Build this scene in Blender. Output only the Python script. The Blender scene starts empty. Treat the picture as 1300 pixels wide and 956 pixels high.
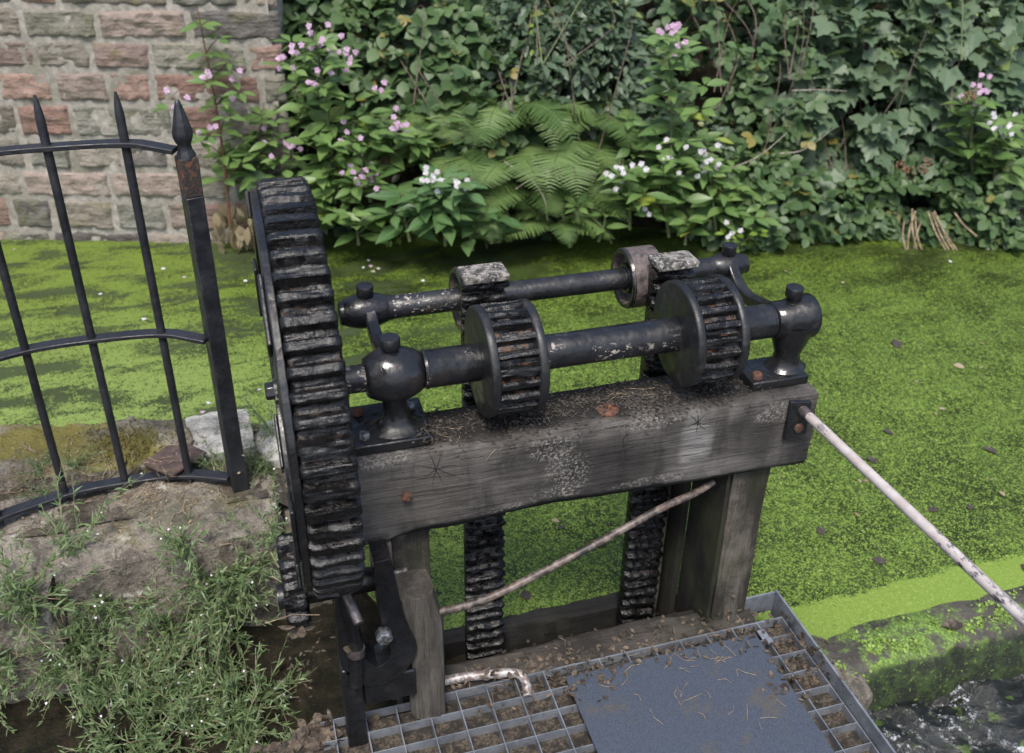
import bpy, math, random
import numpy as np
from mathutils import Vector, Matrix, noise as MN

random.seed(7); rng = np.random.default_rng(11)
S = bpy.context.scene
COL = S.collection
PI = math.pi
V = Vector

# ------------------------------------------------------------------ camera
F, PITCH, YAW, ROLL = 1235.04, math.radians(30.108), math.radians(16.966), math.radians(-0.900)
CAM = V((-1.32958, -1.71464, 1.30698))
fw = V((math.sin(YAW)*math.cos(PITCH), math.cos(YAW)*math.cos(PITCH), -math.sin(PITCH)))
rt = V((math.cos(YAW), -math.sin(YAW), 0.0)); dn = fw.cross(rt)
rr = rt*math.cos(ROLL)+dn*math.sin(ROLL); dd = dn*math.cos(ROLL)-rt*math.sin(ROLL)
FH = V((math.sin(YAW), math.cos(YAW), 0.0))          # level direction of view
cam = bpy.data.cameras.new('camera'); co = bpy.data.objects.new('camera', cam); COL.objects.link(co)
co.matrix_world = Matrix(((rr.x, -dd.x, -fw.x, CAM.x), (rr.y, -dd.y, -fw.y, CAM.y), (rr.z, -dd.z, -fw.z, CAM.z), (0, 0, 0, 1)))
cam.lens = F*36/1300; cam.sensor_width = 36; cam.sensor_fit = 'HORIZONTAL'; cam.shift_y = -45/1300
cam.clip_start = 0.02; cam.clip_end = 500
cam.dof.use_dof = True; cam.dof.focus_distance = 2.25; cam.dof.aperture_fstop = 4.0
S.camera = co

def ray(px, py): return rr*((px-650)/F)+dd*((py-433)/F)+fw
def on(px, py, ax, v):
    d = ray(px, py); t = (v-CAM[ax])/d[ax]; return CAM+d*t
def at(px, py, D):                                   # the point at level distance D from the camera along that sight line
    d = ray(px, py); return CAM+d*(D/d.dot(FH))

# ------------------------------------------------------------------ world and light
SUN_EL, SUN_AZ = math.radians(60), math.radians(-158)   # azimuth measured from +Y towards +X
w = bpy.data.worlds.new('World'); S.world = w; w.use_nodes = True
nt = w.node_tree; nt.nodes.clear()
sky = nt.nodes.new('ShaderNodeTexSky'); sky.sky_type = 'NISHITA'; sky.sun_disc = False
sky.sun_elevation = SUN_EL; sky.sun_rotation = SUN_AZ; sky.air_density = 1.0; sky.dust_density = 3.0; sky.ozone_density = 1.0
bg = nt.nodes.new('ShaderNodeBackground'); bg.inputs[1].default_value = 0.15
ou = nt.nodes.new('ShaderNodeOutputWorld')
nt.links.new(sky.outputs[0], bg.inputs[0]); nt.links.new(bg.outputs[0], ou.inputs[0])
sl = bpy.data.lights.new('sun', 'SUN'); sl.energy = 2.2; sl.angle = math.radians(14); sl.color = (1, 0.955, 0.88)
so = bpy.data.objects.new('sun', sl); COL.objects.link(so)
sd = V((math.sin(SUN_AZ)*math.cos(SUN_EL), math.cos(SUN_AZ)*math.cos(SUN_EL), math.sin(SUN_EL)))
so.rotation_euler = sd.to_track_quat('Z', 'Y').to_euler()
S.view_settings.view_transform = 'Standard'; S.view_settings.look = 'None'; S.view_settings.gamma = 1
S.view_settings.exposure = 0.85; S.view_settings.use_curve_mapping = False
S.render.engine = 'CYCLES'
try:
    S.cycles.use_denoising = True; S.cycles.max_bounces = 8; S.cycles.transparent_max_bounces = 6
except Exception: pass

# ------------------------------------------------------------------ node helpers
class NT:
    def __init__(s, name):
        s.m = bpy.data.materials.new(name); s.m.use_nodes = True; s.t = s.m.node_tree; s.t.nodes.clear()
        s.out = s.t.nodes.new('ShaderNodeOutputMaterial'); s.b = s.t.nodes.new('ShaderNodeBsdfPrincipled')
        s.t.links.new(s.b.outputs[0], s.out.inputs[0]); s._pos = None
    def n(s, ty, **k):
        o = s.t.nodes.new(ty)
        for a, v in k.items(): setattr(o, a, v)
        return o
    def L(s, a, b): s.t.links.new(a, b)
    def put(s, sock, v):
        if hasattr(v, 'is_output'): s.L(v, sock)
        elif isinstance(v, (tuple, list)) and len(v) == 3 and len(sock.default_value) == 4: sock.default_value = (*v, 1)
        else: sock.default_value = v
    def pos(s):
        if s._pos is None: s._pos = s.n('ShaderNodeTexCoord').outputs['Object']
        return s._pos
    def vec(s, scale, v=None, off=(0, 0, 0), rot=(0, 0, 0)):
        o = s.n('ShaderNodeMapping'); s.L(v or s.pos(), o.inputs[0]); o.inputs['Scale'].default_value = scale if not isinstance(scale, (int, float)) else (scale,)*3
        o.inputs['Location'].default_value = off; o.inputs['Rotation'].default_value = rot; return o.outputs[0]
    def noise(s, scale, det=4, rough=.55, v=None, dist=0.0):
        o = s.n('ShaderNodeTexNoise'); s.L(v or s.pos(), o.inputs['Vector']); o.inputs['Scale'].default_value = scale
        o.inputs['Detail'].default_value = det; o.inputs['Roughness'].default_value = rough; o.inputs['Distortion'].default_value = dist; return o.outputs[0]
    def voro(s, scale, v=None, feat='F1', out='Distance', rand=1.0):
        o = s.n('ShaderNodeTexVoronoi', feature=feat); s.L(v or s.pos(), o.inputs['Vector']); o.inputs['Scale'].default_value = scale
        o.inputs['Randomness'].default_value = rand; return o.outputs[out]
    def ramp(s, f, stops, interp='LINEAR'):
        o = s.n('ShaderNodeValToRGB'); s.L(f, o.inputs[0]); e = o.color_ramp; e.interpolation = interp
        while len(e.elements) < len(stops): e.elements.new(0.5)
        for el, (p, c) in zip(e.elements, stops):
            el.position = p; el.color = (c, c, c, 1) if isinstance(c, (int, float)) else (*c, 1)
        return o.outputs[0]
    def sm(s, f, a, b):                                  # smooth step 0..1
        o = s.n('ShaderNodeMapRange', interpolation_type='SMOOTHSTEP'); s.put(o.inputs[0], f)
        s.put(o.inputs[1], a); s.put(o.inputs[2], b); return o.outputs[0]
    def ma(s, op, a, b=0.0, c=0.0):
        o = s.n('ShaderNodeMath', operation=op); s.put(o.inputs[0], a); s.put(o.inputs[1], b); s.put(o.inputs[2], c); return o.outputs[0]
    def mix(s, f, a, b, mode='MIX'):
        o = s.n('ShaderNodeMix', data_type='RGBA', blend_type=mode); s.put(o.inputs[0], f); s.put(o.inputs[6], a); s.put(o.inputs[7], b); return o.outputs[2]
    def attr(s, name, out='Fac'): return s.n('ShaderNodeAttribute', attribute_name=name).outputs[out]
    def sep(s, v=None):
        o = s.n('ShaderNodeSeparateXYZ'); s.L(v or s.pos(), o.inputs[0]); return o.outputs
    def bump(s, h, strength=.5, dist=.01, prev=None):
        o = s.n('ShaderNodeBump'); s.L(h, o.inputs['Height']); o.inputs['Strength'].default_value = strength; o.inputs['Distance'].default_value = dist
        if prev: s.L(prev, o.inputs['Normal'])
        return o.outputs[0]
    def set(s, **k):
        nm = dict(color='Base Color', rough='Roughness', metal='Metallic', normal='Normal', spec='Specular IOR Level', coat='Coat Weight', trans='Transmission Weight', ior='IOR', sheen='Sheen Weight')
        for a, v in k.items(): s.put(s.b.inputs[nm[a]], v)
        return s.m

# ------------------------------------------------------------------ materials
M = {}
def mk_tar(rust=.85, nm='tarred iron'):
    t = NT(nm); n1 = t.noise(60, 6, .65); n2 = t.noise(14, 4); st = t.noise(1, 5, .6, t.vec((18, 160, 160)))
    gap = t.attr('gap')
    crud = t.ma('MULTIPLY', t.sm(t.ma('ADD', t.noise(45, 4, .7), t.ma('MULTIPLY', t.sep(t.n('ShaderNodeNewGeometry').outputs['Normal'])[2], .10)), .60, .70), t.sm(gap, .3, .8))
    col = t.mix(t.sm(n2, .35, .7), (.0035, .0035, .004), (.009, .0088, .009))
    col = t.mix(t.ma('MULTIPLY', crud, rust), col, (.075, .035, .018))
    rough = t.ma('ADD', t.ma('MULTIPLY', t.sm(n1, .3, .7), .24), .13)
    rough = t.ma('ADD', rough, t.ma('MULTIPLY', crud, .4))
    b = t.bump(st, .45, .006); b = t.bump(n1, .45, .005, b); b = t.bump(t.noise(24, 3), .5, .012, b)
    return t.set(color=col, rough=rough, normal=b, spec=.42)
M['tar'] = mk_tar(); M['tarblack'] = mk_tar(.22, 'greased iron')
def mk_black(name, base=(.0065, .0068, .0078), chips=0.0, rough=.30, dust=0.10):
    t = NT(name); n1 = t.noise(25, 5, .6); n2 = t.noise(120, 4, .6); n3 = t.noise(7, 4)
    col = t.mix(t.sm(n3, .35, .75), base, tuple(c*1.9 for c in base))
    col = t.mix(t.ma('MULTIPLY', t.sm(n1, .56, .74), dust), col, (.06, .055, .05))
    col = t.mix(t.ma('MULTIPLY', t.sm(t.noise(8, 6, .7), .58, .70), .45), col, (.032, .022, .017))
    if chips:
        ch = t.ma('MULTIPLY', t.sm(t.noise(1, 5, .65, t.vec((75, 110, 110))), .61-chips*.05, .645-chips*.05), t.sm(t.noise(7, 3), .50, .60))
        col = t.mix(ch, col, t.mix(t.noise(90), (.20, .17, .145), (.42, .39, .35)))
    r = t.ma('ADD', t.ma('MULTIPLY', t.sm(n1, .3, .7), .34), rough-.12)
    b = t.bump(n2, .2, .002); b = t.bump(n1, .28, .006, b); b = t.bump(t.noise(11, 3), .35, .02, b)
    return t.set(color=col, rough=r, normal=b, spec=.5)
M['iron'] = mk_black('black painted cast iron', rough=.27, dust=.14)
M['shaft'] = mk_black('worn black shaft paint', (.0075, .008, .0095), 1.0, .30, .12)
M['upshaft'] = mk_black('worn grey black shaft', (.010, .0105, .012), .8, .33, .3)
M['fence'] = mk_black('fence paint', (.011, .0118, .015), 0, .42, .12)
M['disc'] = mk_black('dusty black flange', (.0075, .0078, .0085), 0, .42, .5)
def mk_rust(name, a, b, c, rough=.8, sc=40, metal=0.0, thr=(.4, .62)):
    t = NT(name); n = t.noise(sc, 5, .65); n2 = t.noise(sc*3, 4)
    col = t.mix(t.sm(n, *thr), t.mix(t.sm(n2, .35, .65), a, b), c)
    return t.set(color=col, rough=rough, normal=t.bump(n2, .5, .003), metal=metal)
M['rust'] = mk_rust('rusty steel', (.10, .038, .02), (.17, .065, .032), (.06, .032, .024))
M['rustplate'] = mk_rust('brown rusted plate', (.060, .037, .030), (.095, .062, .050), (.038, .027, .024), .85, 30)
M['rustband'] = mk_rust('flaking rust band', (.014, .0135, .015), (.035, .025, .02), (.105, .042, .02), .8, 55, 0, (.50, .62))
M['rim'] = mk_rust('worn roller rim', (.075, .058, .053), (.12, .098, .09), (.02, .018, .018), .5, 30, .1, (.5, .68))
M['pin'] = mk_rust('grey steel pin', (.12, .105, .105), (.20, .18, .18), (.07, .055, .05), .42, 25, .6)
M['boltgrey'] = mk_rust('dull zinc bolt', (.2, .21, .23), (.3, .31, .33), (.08, .075, .07), .4, 60, .7)
M['rod'] = mk_rust('peeling rod', (.26, .205, .175), (.36, .31, .28), (.05, .04, .038), .55, 1, 0, (.47, .56))
M['rod'].node_tree.nodes  # built below with stretched noise
def mk_rod():
    t = NT('peeling black and rust rod'); v = t.vec((30, 30, 30)); n = t.noise(1, 6, .6, v); n2 = t.noise(70, 4)
    col = t.mix(t.sm(n, .40, .6), (.022, .019, .018), t.mix(t.sm(n2, .35, .65), (.075, .047, .036), (.15, .125, .11)))
    return t.set(color=col, rough=.5, normal=t.bump(n, .4, .003))
M['rod'] = mk_rod()
def mk_pink():
    t = NT('chipped pale pink paint'); n = t.noise(1, 6, .7, t.vec((70, 26, 70))); n2 = t.noise(30, 4); big = t.noise(6, 2)
    col = t.mix(t.sm(n2, .35, .7), (.345, .30, .285), (.415, .385, .37))
    chip = t.ma('MULTIPLY', t.sm(n, .53, .55), t.sm(big, .42, .52))
    col = t.mix(chip, col, t.mix(t.sm(n2, .45, .55), (.045, .045, .055), (.2, .19, .19)))
    return t.set(color=col, rough=.45, normal=t.bump(n, .3, .002))
M['pink'] = mk_pink()
def mk_pipe():
    t = NT('pipe with flaking paint'); n = t.noise(60, 5, .7); col = t.mix(t.sm(n, .45, .58), (.16, .125, .12), (.33, .32, .315))
    return t.set(color=col, rough=.45, metal=.2, normal=t.bump(n, .3, .002))
M['pipe'] = mk_pipe()
def mk_galv():
    t = NT('galvanised steel'); n = t.voro(70, out='Color'); n2 = t.noise(12, 5, .6); g = t.noise(90, 4)
    col = t.mix(t.sm(n2, .35, .65), (.15, .165, .19), (.27, .29, .32)); col = t.mix(t.ma('MULTIPLY', t.sep(n)[0], .35), col, (.33, .35, .38))
    col = t.mix(t.ma('MULTIPLY', t.sm(g, .58, .7), .6), col, (.09, .075, .06))
    return t.set(color=col, rough=.48, metal=.55, normal=t.bump(g, .15, .001))
M['galv'] = mk_galv()
def mk_mat():
    t = NT('blue grit mat'); g = t.noise(260, 3, .8); n = t.noise(9, 6, .75)
    col = t.mix(t.sm(g, .32, .68), (.024, .033, .052), (.052, .066, .092)); col = t.mix(t.ma('MULTIPLY', t.sm(n, .53, .66), .7), col, t.mix(g, (.03, .028, .024), (.10, .09, .075)))
    return t.set(color=col, rough=.75, normal=t.bump(g, .6, .002))
M['mat'] = mk_mat()

def mk_wood(name, axis='X', a=(.046, .042, .038), b=(.105, .096, .088), dark=(.013, .012, .0115), oil=False, green=0.0, spots=(), streaks=(), stain=.5):
    t = NT(name); x, y, z = t.sep()[0:3]
    sc = {'X': (1.6, 34, 34), 'Z': (34, 34, 1.6)}[axis]; sf = {'X': (10, 330, 330), 'Z': (330, 330, 10)}[axis]; sm_ = {'X': (5, 110, 110), 'Z': (110, 110, 5)}[axis]
    g1 = t.noise(1, 5, .6, t.vec(sc), .35); g2 = t.noise(1, 5, .65, t.vec(sf)); g3 = t.noise(1, 5, .65, t.vec(sm_), .3); bl = t.noise(6, 6, .68); bl2 = t.noise(2.3, 4, .6); gr_ = t.noise(300, 3, .75)
    col = t.mix(t.sm(bl2, .35, .65), a, b)
    col = t.mix(t.ma('MULTIPLY', t.sm(g1, .40, .66), .45), col, tuple(q*1.45 for q in b))
    col = t.mix(t.ma('MULTIPLY', t.sm(g3, .52, .68), .6), col, tuple(q*.45 for q in a))
    col = t.mix(t.ma('MULTIPLY', t.sm(g2, .52, .66), .7), col, tuple(q*.25 for q in a))
    col = t.mix(t.ma('MULTIPLY', t.sm(bl, .42, .62), stain), col, dark)
    col = t.mix(t.ma('MULTIPLY', t.sm(gr_, .55, .70), .35), col, tuple(min(.5, q*2.0) for q in b))
    col = t.mix(t.ma('MULTIPLY', t.sm(t.noise(1, 5, .65, t.vec((9, 9, 2.2))), .50, .64), stain*1.1), col, dark)
    if oil:                                                # black grease that dripped along the top middle, soaked patches
        o1 = t.ma('MULTIPLY', t.sm(t.ma('ADD', y, t.ma('MULTIPLY', t.noise(9, 4), .1)), .070, .115), t.sm(z, -.02, -.004))
        col = t.mix(t.ma('MULTIPLY', o1, .88), col, (.011, .010, .010))
    for (sx, sz, rx, rz, cl, am) in streaks:
        d = t.ma('ADD', t.ma('POWER', t.ma('DIVIDE', t.ma('SUBTRACT', x, sx), rx), 2), t.ma('POWER', t.ma('DIVIDE', t.ma('SUBTRACT', z, sz), rz), 2))
        d = t.ma('ADD', d, t.ma('MULTIPLY', t.ma('SUBTRACT', t.noise(8, 5, .65), .5), 2.2)); col = t.mix(t.ma('MULTIPLY', t.ma('SUBTRACT', 1, t.sm(d, .2, 1.3)), am), col, t.mix(t.sm(g3, .4, .62), cl, tuple(q*.55 for q in cl)))
    for (sx, sz, rx, rz) in spots:                         # remains of flaked limewash, eaten into a net
        d = t.ma('ADD', t.ma('POWER', t.ma('DIVIDE', t.ma('SUBTRACT', x, sx), rx), 2), t.ma('POWER', t.ma('DIVIDE', t.ma('SUBTRACT', z, sz), rz), 2))
        d = t.ma('ADD', d, t.ma('MULTIPLY', t.ma('SUBTRACT', t.noise(12, 4, .6), .5), 2.0)); f_ = t.ma('SUBTRACT', 1, t.sm(d, .3, 1.2)); n_ = t.noise(130, 4, .6, dist=.5)
        col = t.mix(t.ma('MULTIPLY', t.ma('MULTIPLY', f_, t.sm(n_, .50, .57)), .40), col, (.34, .32, .285))
    if green:
        gm = t.ma('MULTIPLY', t.sm(t.noise(7, 4), .45, .65), green); col = t.mix(gm, col, (.035, .045, .016))
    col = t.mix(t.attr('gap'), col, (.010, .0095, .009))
    h = t.ma('ADD', t.ma('MULTIPLY', g3, .7), t.ma('MULTIPLY', g2, .5))
    b_ = t.bump(h, .7, .006); b_ = t.bump(gr_, .4, .002, b_); b_ = t.bump(bl, .4, .01, b_)
    return t.set(color=col, rough=.8, normal=b_, spec=.25)
M['beam'] = mk_wood('weathered oak beam', 'X', (.052, .048, .044), (.105, .097, .089), (.018, .0165, .016), oil=True, stain=.55,
    spots=((-.70, -.035, .075, .035), (-.66, -.11, .06, .07), (-.69, -.175, .07, .03), (-.80, -.20, .09, .022), (-1.10, -.004, .07, .012), (-.10, -.04, .09, .03), (-.45, -.012, .10, .014), (-.45, -.19, .12, .02)),
    streaks=((-.335, -.09, .045, .10, (.26, .25, .24), .7), (-.56, -.11, .13, .09, (.022, .020, .019), .75), (-.18, -.10, .09, .09, (.026, .024, .023), .6), (-.30, -.18, .13, .04, (.17, .155, .145), .5), (-1.02, -.12, .13, .09, (.105, .094, .083), .6), (-.72, -.06, .04, .05, (.03, .027, .026), .6)))
M['post'] = mk_wood('weathered post', 'Z', (.050, .043, .035), (.115, .102, .085), (.016, .014, .012), green=.3, stain=.75)
M['block'] = mk_wood('grey end grain block', 'Z', (.06, .053, .044), (.12, .108, .092), (.024, .021, .019), stain=.5)
M['wetwood'] = mk_wood('wet black sill timber', 'X', (.008, .0078, .0075), (.020, .019, .018), (.004, .004, .004), green=.1)
M['wetside'] = mk_wood('wet black guide timber', 'Z', (.010, .009, .008), (.022, .020, .017), (.005, .005, .005), green=.4)
M['plank'] = mk_wood('dirty walkway plank', 'X', (.026, .023, .020), (.055, .048, .042), (.012, .011, .010), green=.1)

def mk_water():
    t = NT('duckweed water'); g = t.n('ShaderNodeNewGeometry').outputs['Position']; x, y, z = t.sep(g)[0:3]
    rnd = t.n('ShaderNodeSeparateColor'); t.L(t.voro(220, g, out='Color'), rnd.inputs[0]); r1 = rnd.outputs[0]; r2 = rnd.outputs[1]
    mid = t.noise(38, 4, .65, g); lar = t.noise(1.7, 4, .55, g); lar2 = t.noise(5.5, 3, .6, g)
    # coverage: even shallow shelf by the weir, dense skin on the left, mottled on the right
    nz = t.ma('MULTIPLY', t.ma('SUBTRACT', t.noise(6, 3, .6, g), .5), .09)
    shelf = t.ma('MULTIPLY', t.ma('SUBTRACT', 1, t.sm(t.ma('ADD', y, nz), .16, .19)), t.sm(x, -.1, .1))
    left = t.ma('SUBTRACT', 1, t.sm(t.ma('ADD', x, t.ma('MULTIPLY', y, .18)), -1.5, -.25))
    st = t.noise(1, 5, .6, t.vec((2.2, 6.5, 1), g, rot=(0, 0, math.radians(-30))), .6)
    shade_streak = t.ma('MULTIPLY', t.sm(st, .44, .66), t.sm(t.ma('SUBTRACT', y, t.ma('MULTIPLY', x, .9)), 2.2, 3.1))  # dappled tree shade painted into the duckweed colour as dark streaks
    farz = t.sm(t.ma('SUBTRACT', y, t.ma('MULTIPLY', x, -.12)), 1.6, 2.9)
    pat = t.sm(t.noise(1, 5, .62, t.vec((1.5, 4.2, 1), g, rot=(0, 0, math.radians(17)))), .44, .60)
    dens = t.ma('ADD', .47, t.ma('MULTIPLY', t.ma('SUBTRACT', lar, .5), .5)); dens = t.ma('ADD', dens, t.ma('MULTIPLY', t.ma('SUBTRACT', lar2, .5), .35))
    dens = t.ma('ADD', dens, t.ma('MULTIPLY', t.ma('SUBTRACT', mid, .5), 1.5))
    dens = t.ma('ADD', dens, t.ma('MULTIPLY', left, .42)); dens = t.ma('ADD', dens, t.ma('MULTIPLY', shelf, .75)); dens = t.ma('SUBTRACT', dens, t.ma('MULTIPLY', t.ma('MULTIPLY', pat, t.ma('SUBTRACT', 1, left)), t.ma('ADD', t.ma('MULTIPLY', farz, .40), .07)))
    dens = t.ma('SUBTRACT', dens, t.ma('MULTIPLY', shade_streak, 1.05))
    cov = t.sm(t.ma('SUBTRACT', dens, r1), -.14, .16)
    leaf = t.mix(r2, (.072, .128, .020), (.160, .232, .042)); leaf = t.mix(t.sm(r2, .93, .97), leaf, (.24, .30, .085))
    leaf = t.mix(t.ma('MULTIPLY', left, .55), leaf, (.175, .228, .075))
    leaf = t.mix(t.ma('MULTIPLY', farz, .55), leaf, (.085, .125, .006))
    leaf = t.mix(t.ma('MULTIPLY', shelf, .5), leaf, (.165, .235, .045))
    deep = t.mix(t.sm(lar2, .4, .6), (.019, .027, .007), (.034, .052, .013)); deep = t.mix(t.ma('MULTIPLY', shade_streak, .7), deep, (.050, .066, .032))
    col = t.mix(cov, deep, leaf)
    rough = t.ma('ADD', .42, t.ma('MULTIPLY', cov, .25))
    return t.set(color=col, rough=rough, normal=t.bump(t.ma('ADD', t.ma('MULTIPLY', cov, .5), mid), .35, .003), spec=.18)
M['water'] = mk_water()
def mk_stream():
    t = NT('rushing stream water'); n = t.noise(7, 5, .6, dist=.6); f = t.noise(30, 6, .8, dist=.3)
    foam = t.ma('MULTIPLY', t.sm(f, .53, .64), t.sm(n, .42, .56)); alg = t.sm(t.noise(14, 4), .58, .66)
    col = t.mix(foam, t.mix(alg, (.008, .010, .008), (.05, .085, .012)), (.55, .57, .60))
    return t.set(color=col, rough=.12, normal=t.bump(t.ma('ADD', n, f), .5, .03))
M['stream'] = mk_stream()
def mk_algae():
    t = NT('mossy weir concrete'); n = t.noise(22, 6, .7); n2 = t.noise(5, 4); c = t.voro(120, out='Distance'); z = t.sep()[2]
    top = t.sm(z, -.975, -.955)
    st = t.mix(t.sm(n2, .35, .65), (.03, .027, .022), (.075, .068, .056))
    face = t.mix(t.sm(n, .42, .62), (.006, .010, .003), (.024, .045, .007)); face = t.mix(t.sm(t.noise(80, 3), .6, .7), face, (.09, .14, .018))
    topc = t.mix(t.ma('MULTIPLY', t.sm(t.ma('ADD', t.ma('MULTIPLY', n, .6), t.ma('MULTIPLY', t.noise(2.6, 4), .5)), .50, .60), 1), st, t.mix(t.sm(c, .2, .6), (.17, .28, .05), (.09, .15, .025)))
    return t.set(color=t.mix(top, face, topc), rough=.7, normal=t.bump(n, .8, .02))
M['algae'] = mk_algae()
def mk_rock(name, a, b, moss=.5, lich=.4, mosscol=((.11, .10, .025), (.20, .17, .05)), sc=1.0):
    t = NT(name); n = t.noise(7*sc, 6, .65); n2 = t.noise(60*sc, 5, .7); n3 = t.noise(3.3*sc, 4); nz = t.sep(t.n('ShaderNodeNewGeometry').outputs['Normal'])[2]
    col = t.mix(t.sm(n, .32, .68), a, b); col = t.mix(t.ma('MULTIPLY', t.sm(n2, .52, .66), .75), col, tuple(c*.3 for c in a)); col = t.mix(t.ma('MULTIPLY', t.sm(t.noise(150*sc, 3, .7), .58, .68), .6), col, tuple(min(.6, c*1.8) for c in b)); col = t.mix(t.ma('MULTIPLY', t.sm(t.noise(19*sc, 5, .7), .5, .62), .6), col, tuple(c*.45 for c in a))
    col = t.mix(t.ma('MULTIPLY', t.sm(t.noise(16*sc, 5, .6), .62, .67), lich), col, (.50, .49, .44))
    m = t.ma('MULTIPLY', t.sm(n3, .62-.25*moss, .74-.2*moss), t.sm(nz, .35, .8)); m = t.ma('MULTIPLY', m, min(1, moss*1.4))
    col = t.mix(m, col, t.mix(t.noise(130*sc, 3, .7), *mosscol))
    col = t.mix(t.ma('MULTIPLY', t.sm(t.noise(4.5*sc, 3), .5, .7), .4), col, (.05, .06, .03))
    b_ = t.bump(n, .8, .04); b_ = t.bump(n2, .8, .008, b_); b_ = t.bump(t.noise(22*sc, 5, .7), .6, .015, b_)
    return t.set(color=col, rough=.88, normal=b_, spec=.25)
M['rock'] = mk_rock('lichened sandstone', (.115, .10, .082), (.24, .215, .18), .35, .5)
M['rockmoss'] = mk_rock('moss covered sandstone', (.13, .115, .09), (.22, .195, .16), 1.0, .3)
M['palerock'] = mk_rock('pale cut stone', (.30, .285, .255), (.47, .455, .42), .12, .5)
def mk_wallstone():
    t = NT('coursed sandstone'); at_ = t.n('ShaderNodeAttribute', attribute_name='sc'); c = at_.outputs['Color']
    n = t.noise(14, 6, .65); n2 = t.noise(70, 4, .7); ly = t.noise(1, 4, .6, t.vec((4, 4, 30))); big = t.noise(2.2, 3, .5)
    col = t.mix(t.ma('MULTIPLY', t.sm(n, .35, .7), .55), c, t.mix(.5, c, (.055, .05, .046)))
    col = t.mix(t.ma('MULTIPLY', t.sm(ly, .55, .75), .3), col, (.36, .33, .29))
    col = t.mix(t.ma('MULTIPLY', t.sm(t.noise(5, 4, .6), .55, .68), .65), col, t.mix(t.sm(big, .4, .6), (.17, .145, .055), (.13, .135, .085)))
    col = t.mix(t.ma('MULTIPLY', t.sm(n2, .62, .72), .35), col, (.42, .40, .36))
    return t.set(color=col, rough=.9, normal=t.bump(n2, .6, .008, t.bump(t.ma('ADD', n, t.ma('MULTIPLY', ly, .8)), .9, .03)), spec=.2)
M['wallstone'] = mk_wallstone()
def mk_mortar():
    t = NT('lime mortar'); n = t.noise(30, 5, .7); n2 = t.noise(3, 4)
    col = t.mix(t.sm(n, .35, .7), (.21, .195, .17), (.35, .325, .29)); col = t.mix(t.ma('MULTIPLY', t.sm(n2, .5, .68), .6), col, (.13, .125, .09))
    return t.set(color=col, rough=.95, normal=t.bump(n, .6, .01), spec=.2)
M['mortar'] = mk_mortar()
def mk_soil():
    t = NT('dark leafy soil'); n = t.noise(12, 6, .7); n2 = t.noise(60, 4, .7)
    col = t.mix(t.sm(n, .4, .65), (.009, .008, .005), (.026, .021, .013)); col = t.mix(t.sm(n2, .55, .7), col, (.018, .026, .008))
    return t.set(color=col, rough=.95, normal=t.bump(n2, .7, .02), spec=.15)
M['soil'] = mk_soil()
M['topsoil'] = mk_rock('earthy stone top', (.055, .046, .036), (.14, .12, .095), .3, .25, ((.07, .065, .02), (.14, .12, .04)), 2.0)
M['litter'] = mk_rust('dead brown leaves', (.060, .043, .028), (.13, .10, .07), (.030, .022, .016), .75, 25)
M['mulch'] = mk_rust('leaf mulch', (.022, .017, .012), (.085, .068, .050), (.012, .010, .008), .9, 45)
M['straw'] = mk_rust('dry needles', (.22, .165, .10), (.34, .275, .185), (.14, .10, .065), .8, 30)
M['crud'] = mk_rust('dark crumbs', (.02, .017, .014), (.06, .05, .04), (.13, .12, .10), .9, 60, 0, (.55, .7))
M['stem'] = mk_rust('green stem', (.10, .15, .045), (.13, .18, .06), (.10, .09, .05), .6, 20)
M['weedstem'] = mk_rust('pale weed stem', (.13, .17, .07), (.20, .23, .11), (.15, .12, .08), .6, 20)
M['redstem'] = mk_rust('red stem', (.11, .035, .022), (.13, .06, .03), (.08, .06, .03), .5, 20)
M['twig'] = mk_rust('brown twig', (.10, .075, .055), (.17, .135, .105), (.06, .04, .03), .85, 30)
M['paletwig'] = mk_rust('pale dead twig', (.24, .21, .17), (.34, .31, .26), (.15, .12, .09), .85, 30)

def mk_leaf(name, a, b, y=None, rough=.42, back=.22, vein=None, sp=.45, fleck=0.0):
    t = NT(name); at_ = t.n('ShaderNodeAttribute', attribute_name='lv'); u, v, r = t.sep(at_.outputs['Vector'])[0:3]
    col = t.mix(r, a, b)
    if y: col = t.mix(t.sm(r, .975, .985), col, y)
    if vein:
        vm = t.ma('SUBTRACT', 1, t.sm(t.ma('ABSOLUTE', u), .03, .10)); col = t.mix(t.ma('MULTIPLY', vm, .65), col, vein)
        rib = t.ma('ABSOLUTE', t.ma('SINE', t.ma('MULTIPLY', t.ma('SUBTRACT', v, t.ma('MULTIPLY', t.ma('ABSOLUTE', u), .35)), 26)))
        col = t.mix(t.ma('MULTIPLY', t.ma('SUBTRACT', 1, t.sm(rib, .0, .35)), .16), col, vein)
    if fleck: col = t.mix(t.ma('MULTIPLY', t.sm(t.noise(50, 3), .62, .7), fleck), col, (.16, .11, .04))
    t.set(color=col, rough=rough, spec=sp, normal=t.bump(t.noise(70, 3), .25, .004))
    tr = t.n('ShaderNodeBsdfTranslucent'); t.put(tr.inputs[0], t.mix(.5, col, (.16, .26, .03)))
    ms = t.n('ShaderNodeMixShader'); ms.inputs[0].default_value = back; t.L(t.b.outputs[0], ms.inputs[1]); t.L(tr.outputs[0], ms.inputs[2]); t.L(ms.outputs[0], t.out.inputs[0])
    return t.m
M['balsam'] = mk_leaf('balsam leaf', (.068, .132, .036), (.135, .215, .062), (.22, .27, .04), .40, .25, (.19, .28, .11))
M['balsamdark'] = mk_leaf('dark balsam leaf', (.050, .110, .036), (.090, .160, .055), None, .38, .2, (.15, .23, .11))
M['bramble'] = mk_leaf('bramble leaf', (.038, .076, .028), (.080, .132, .050), (.17, .15, .04), .48, .18, None, .38, .35)
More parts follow.
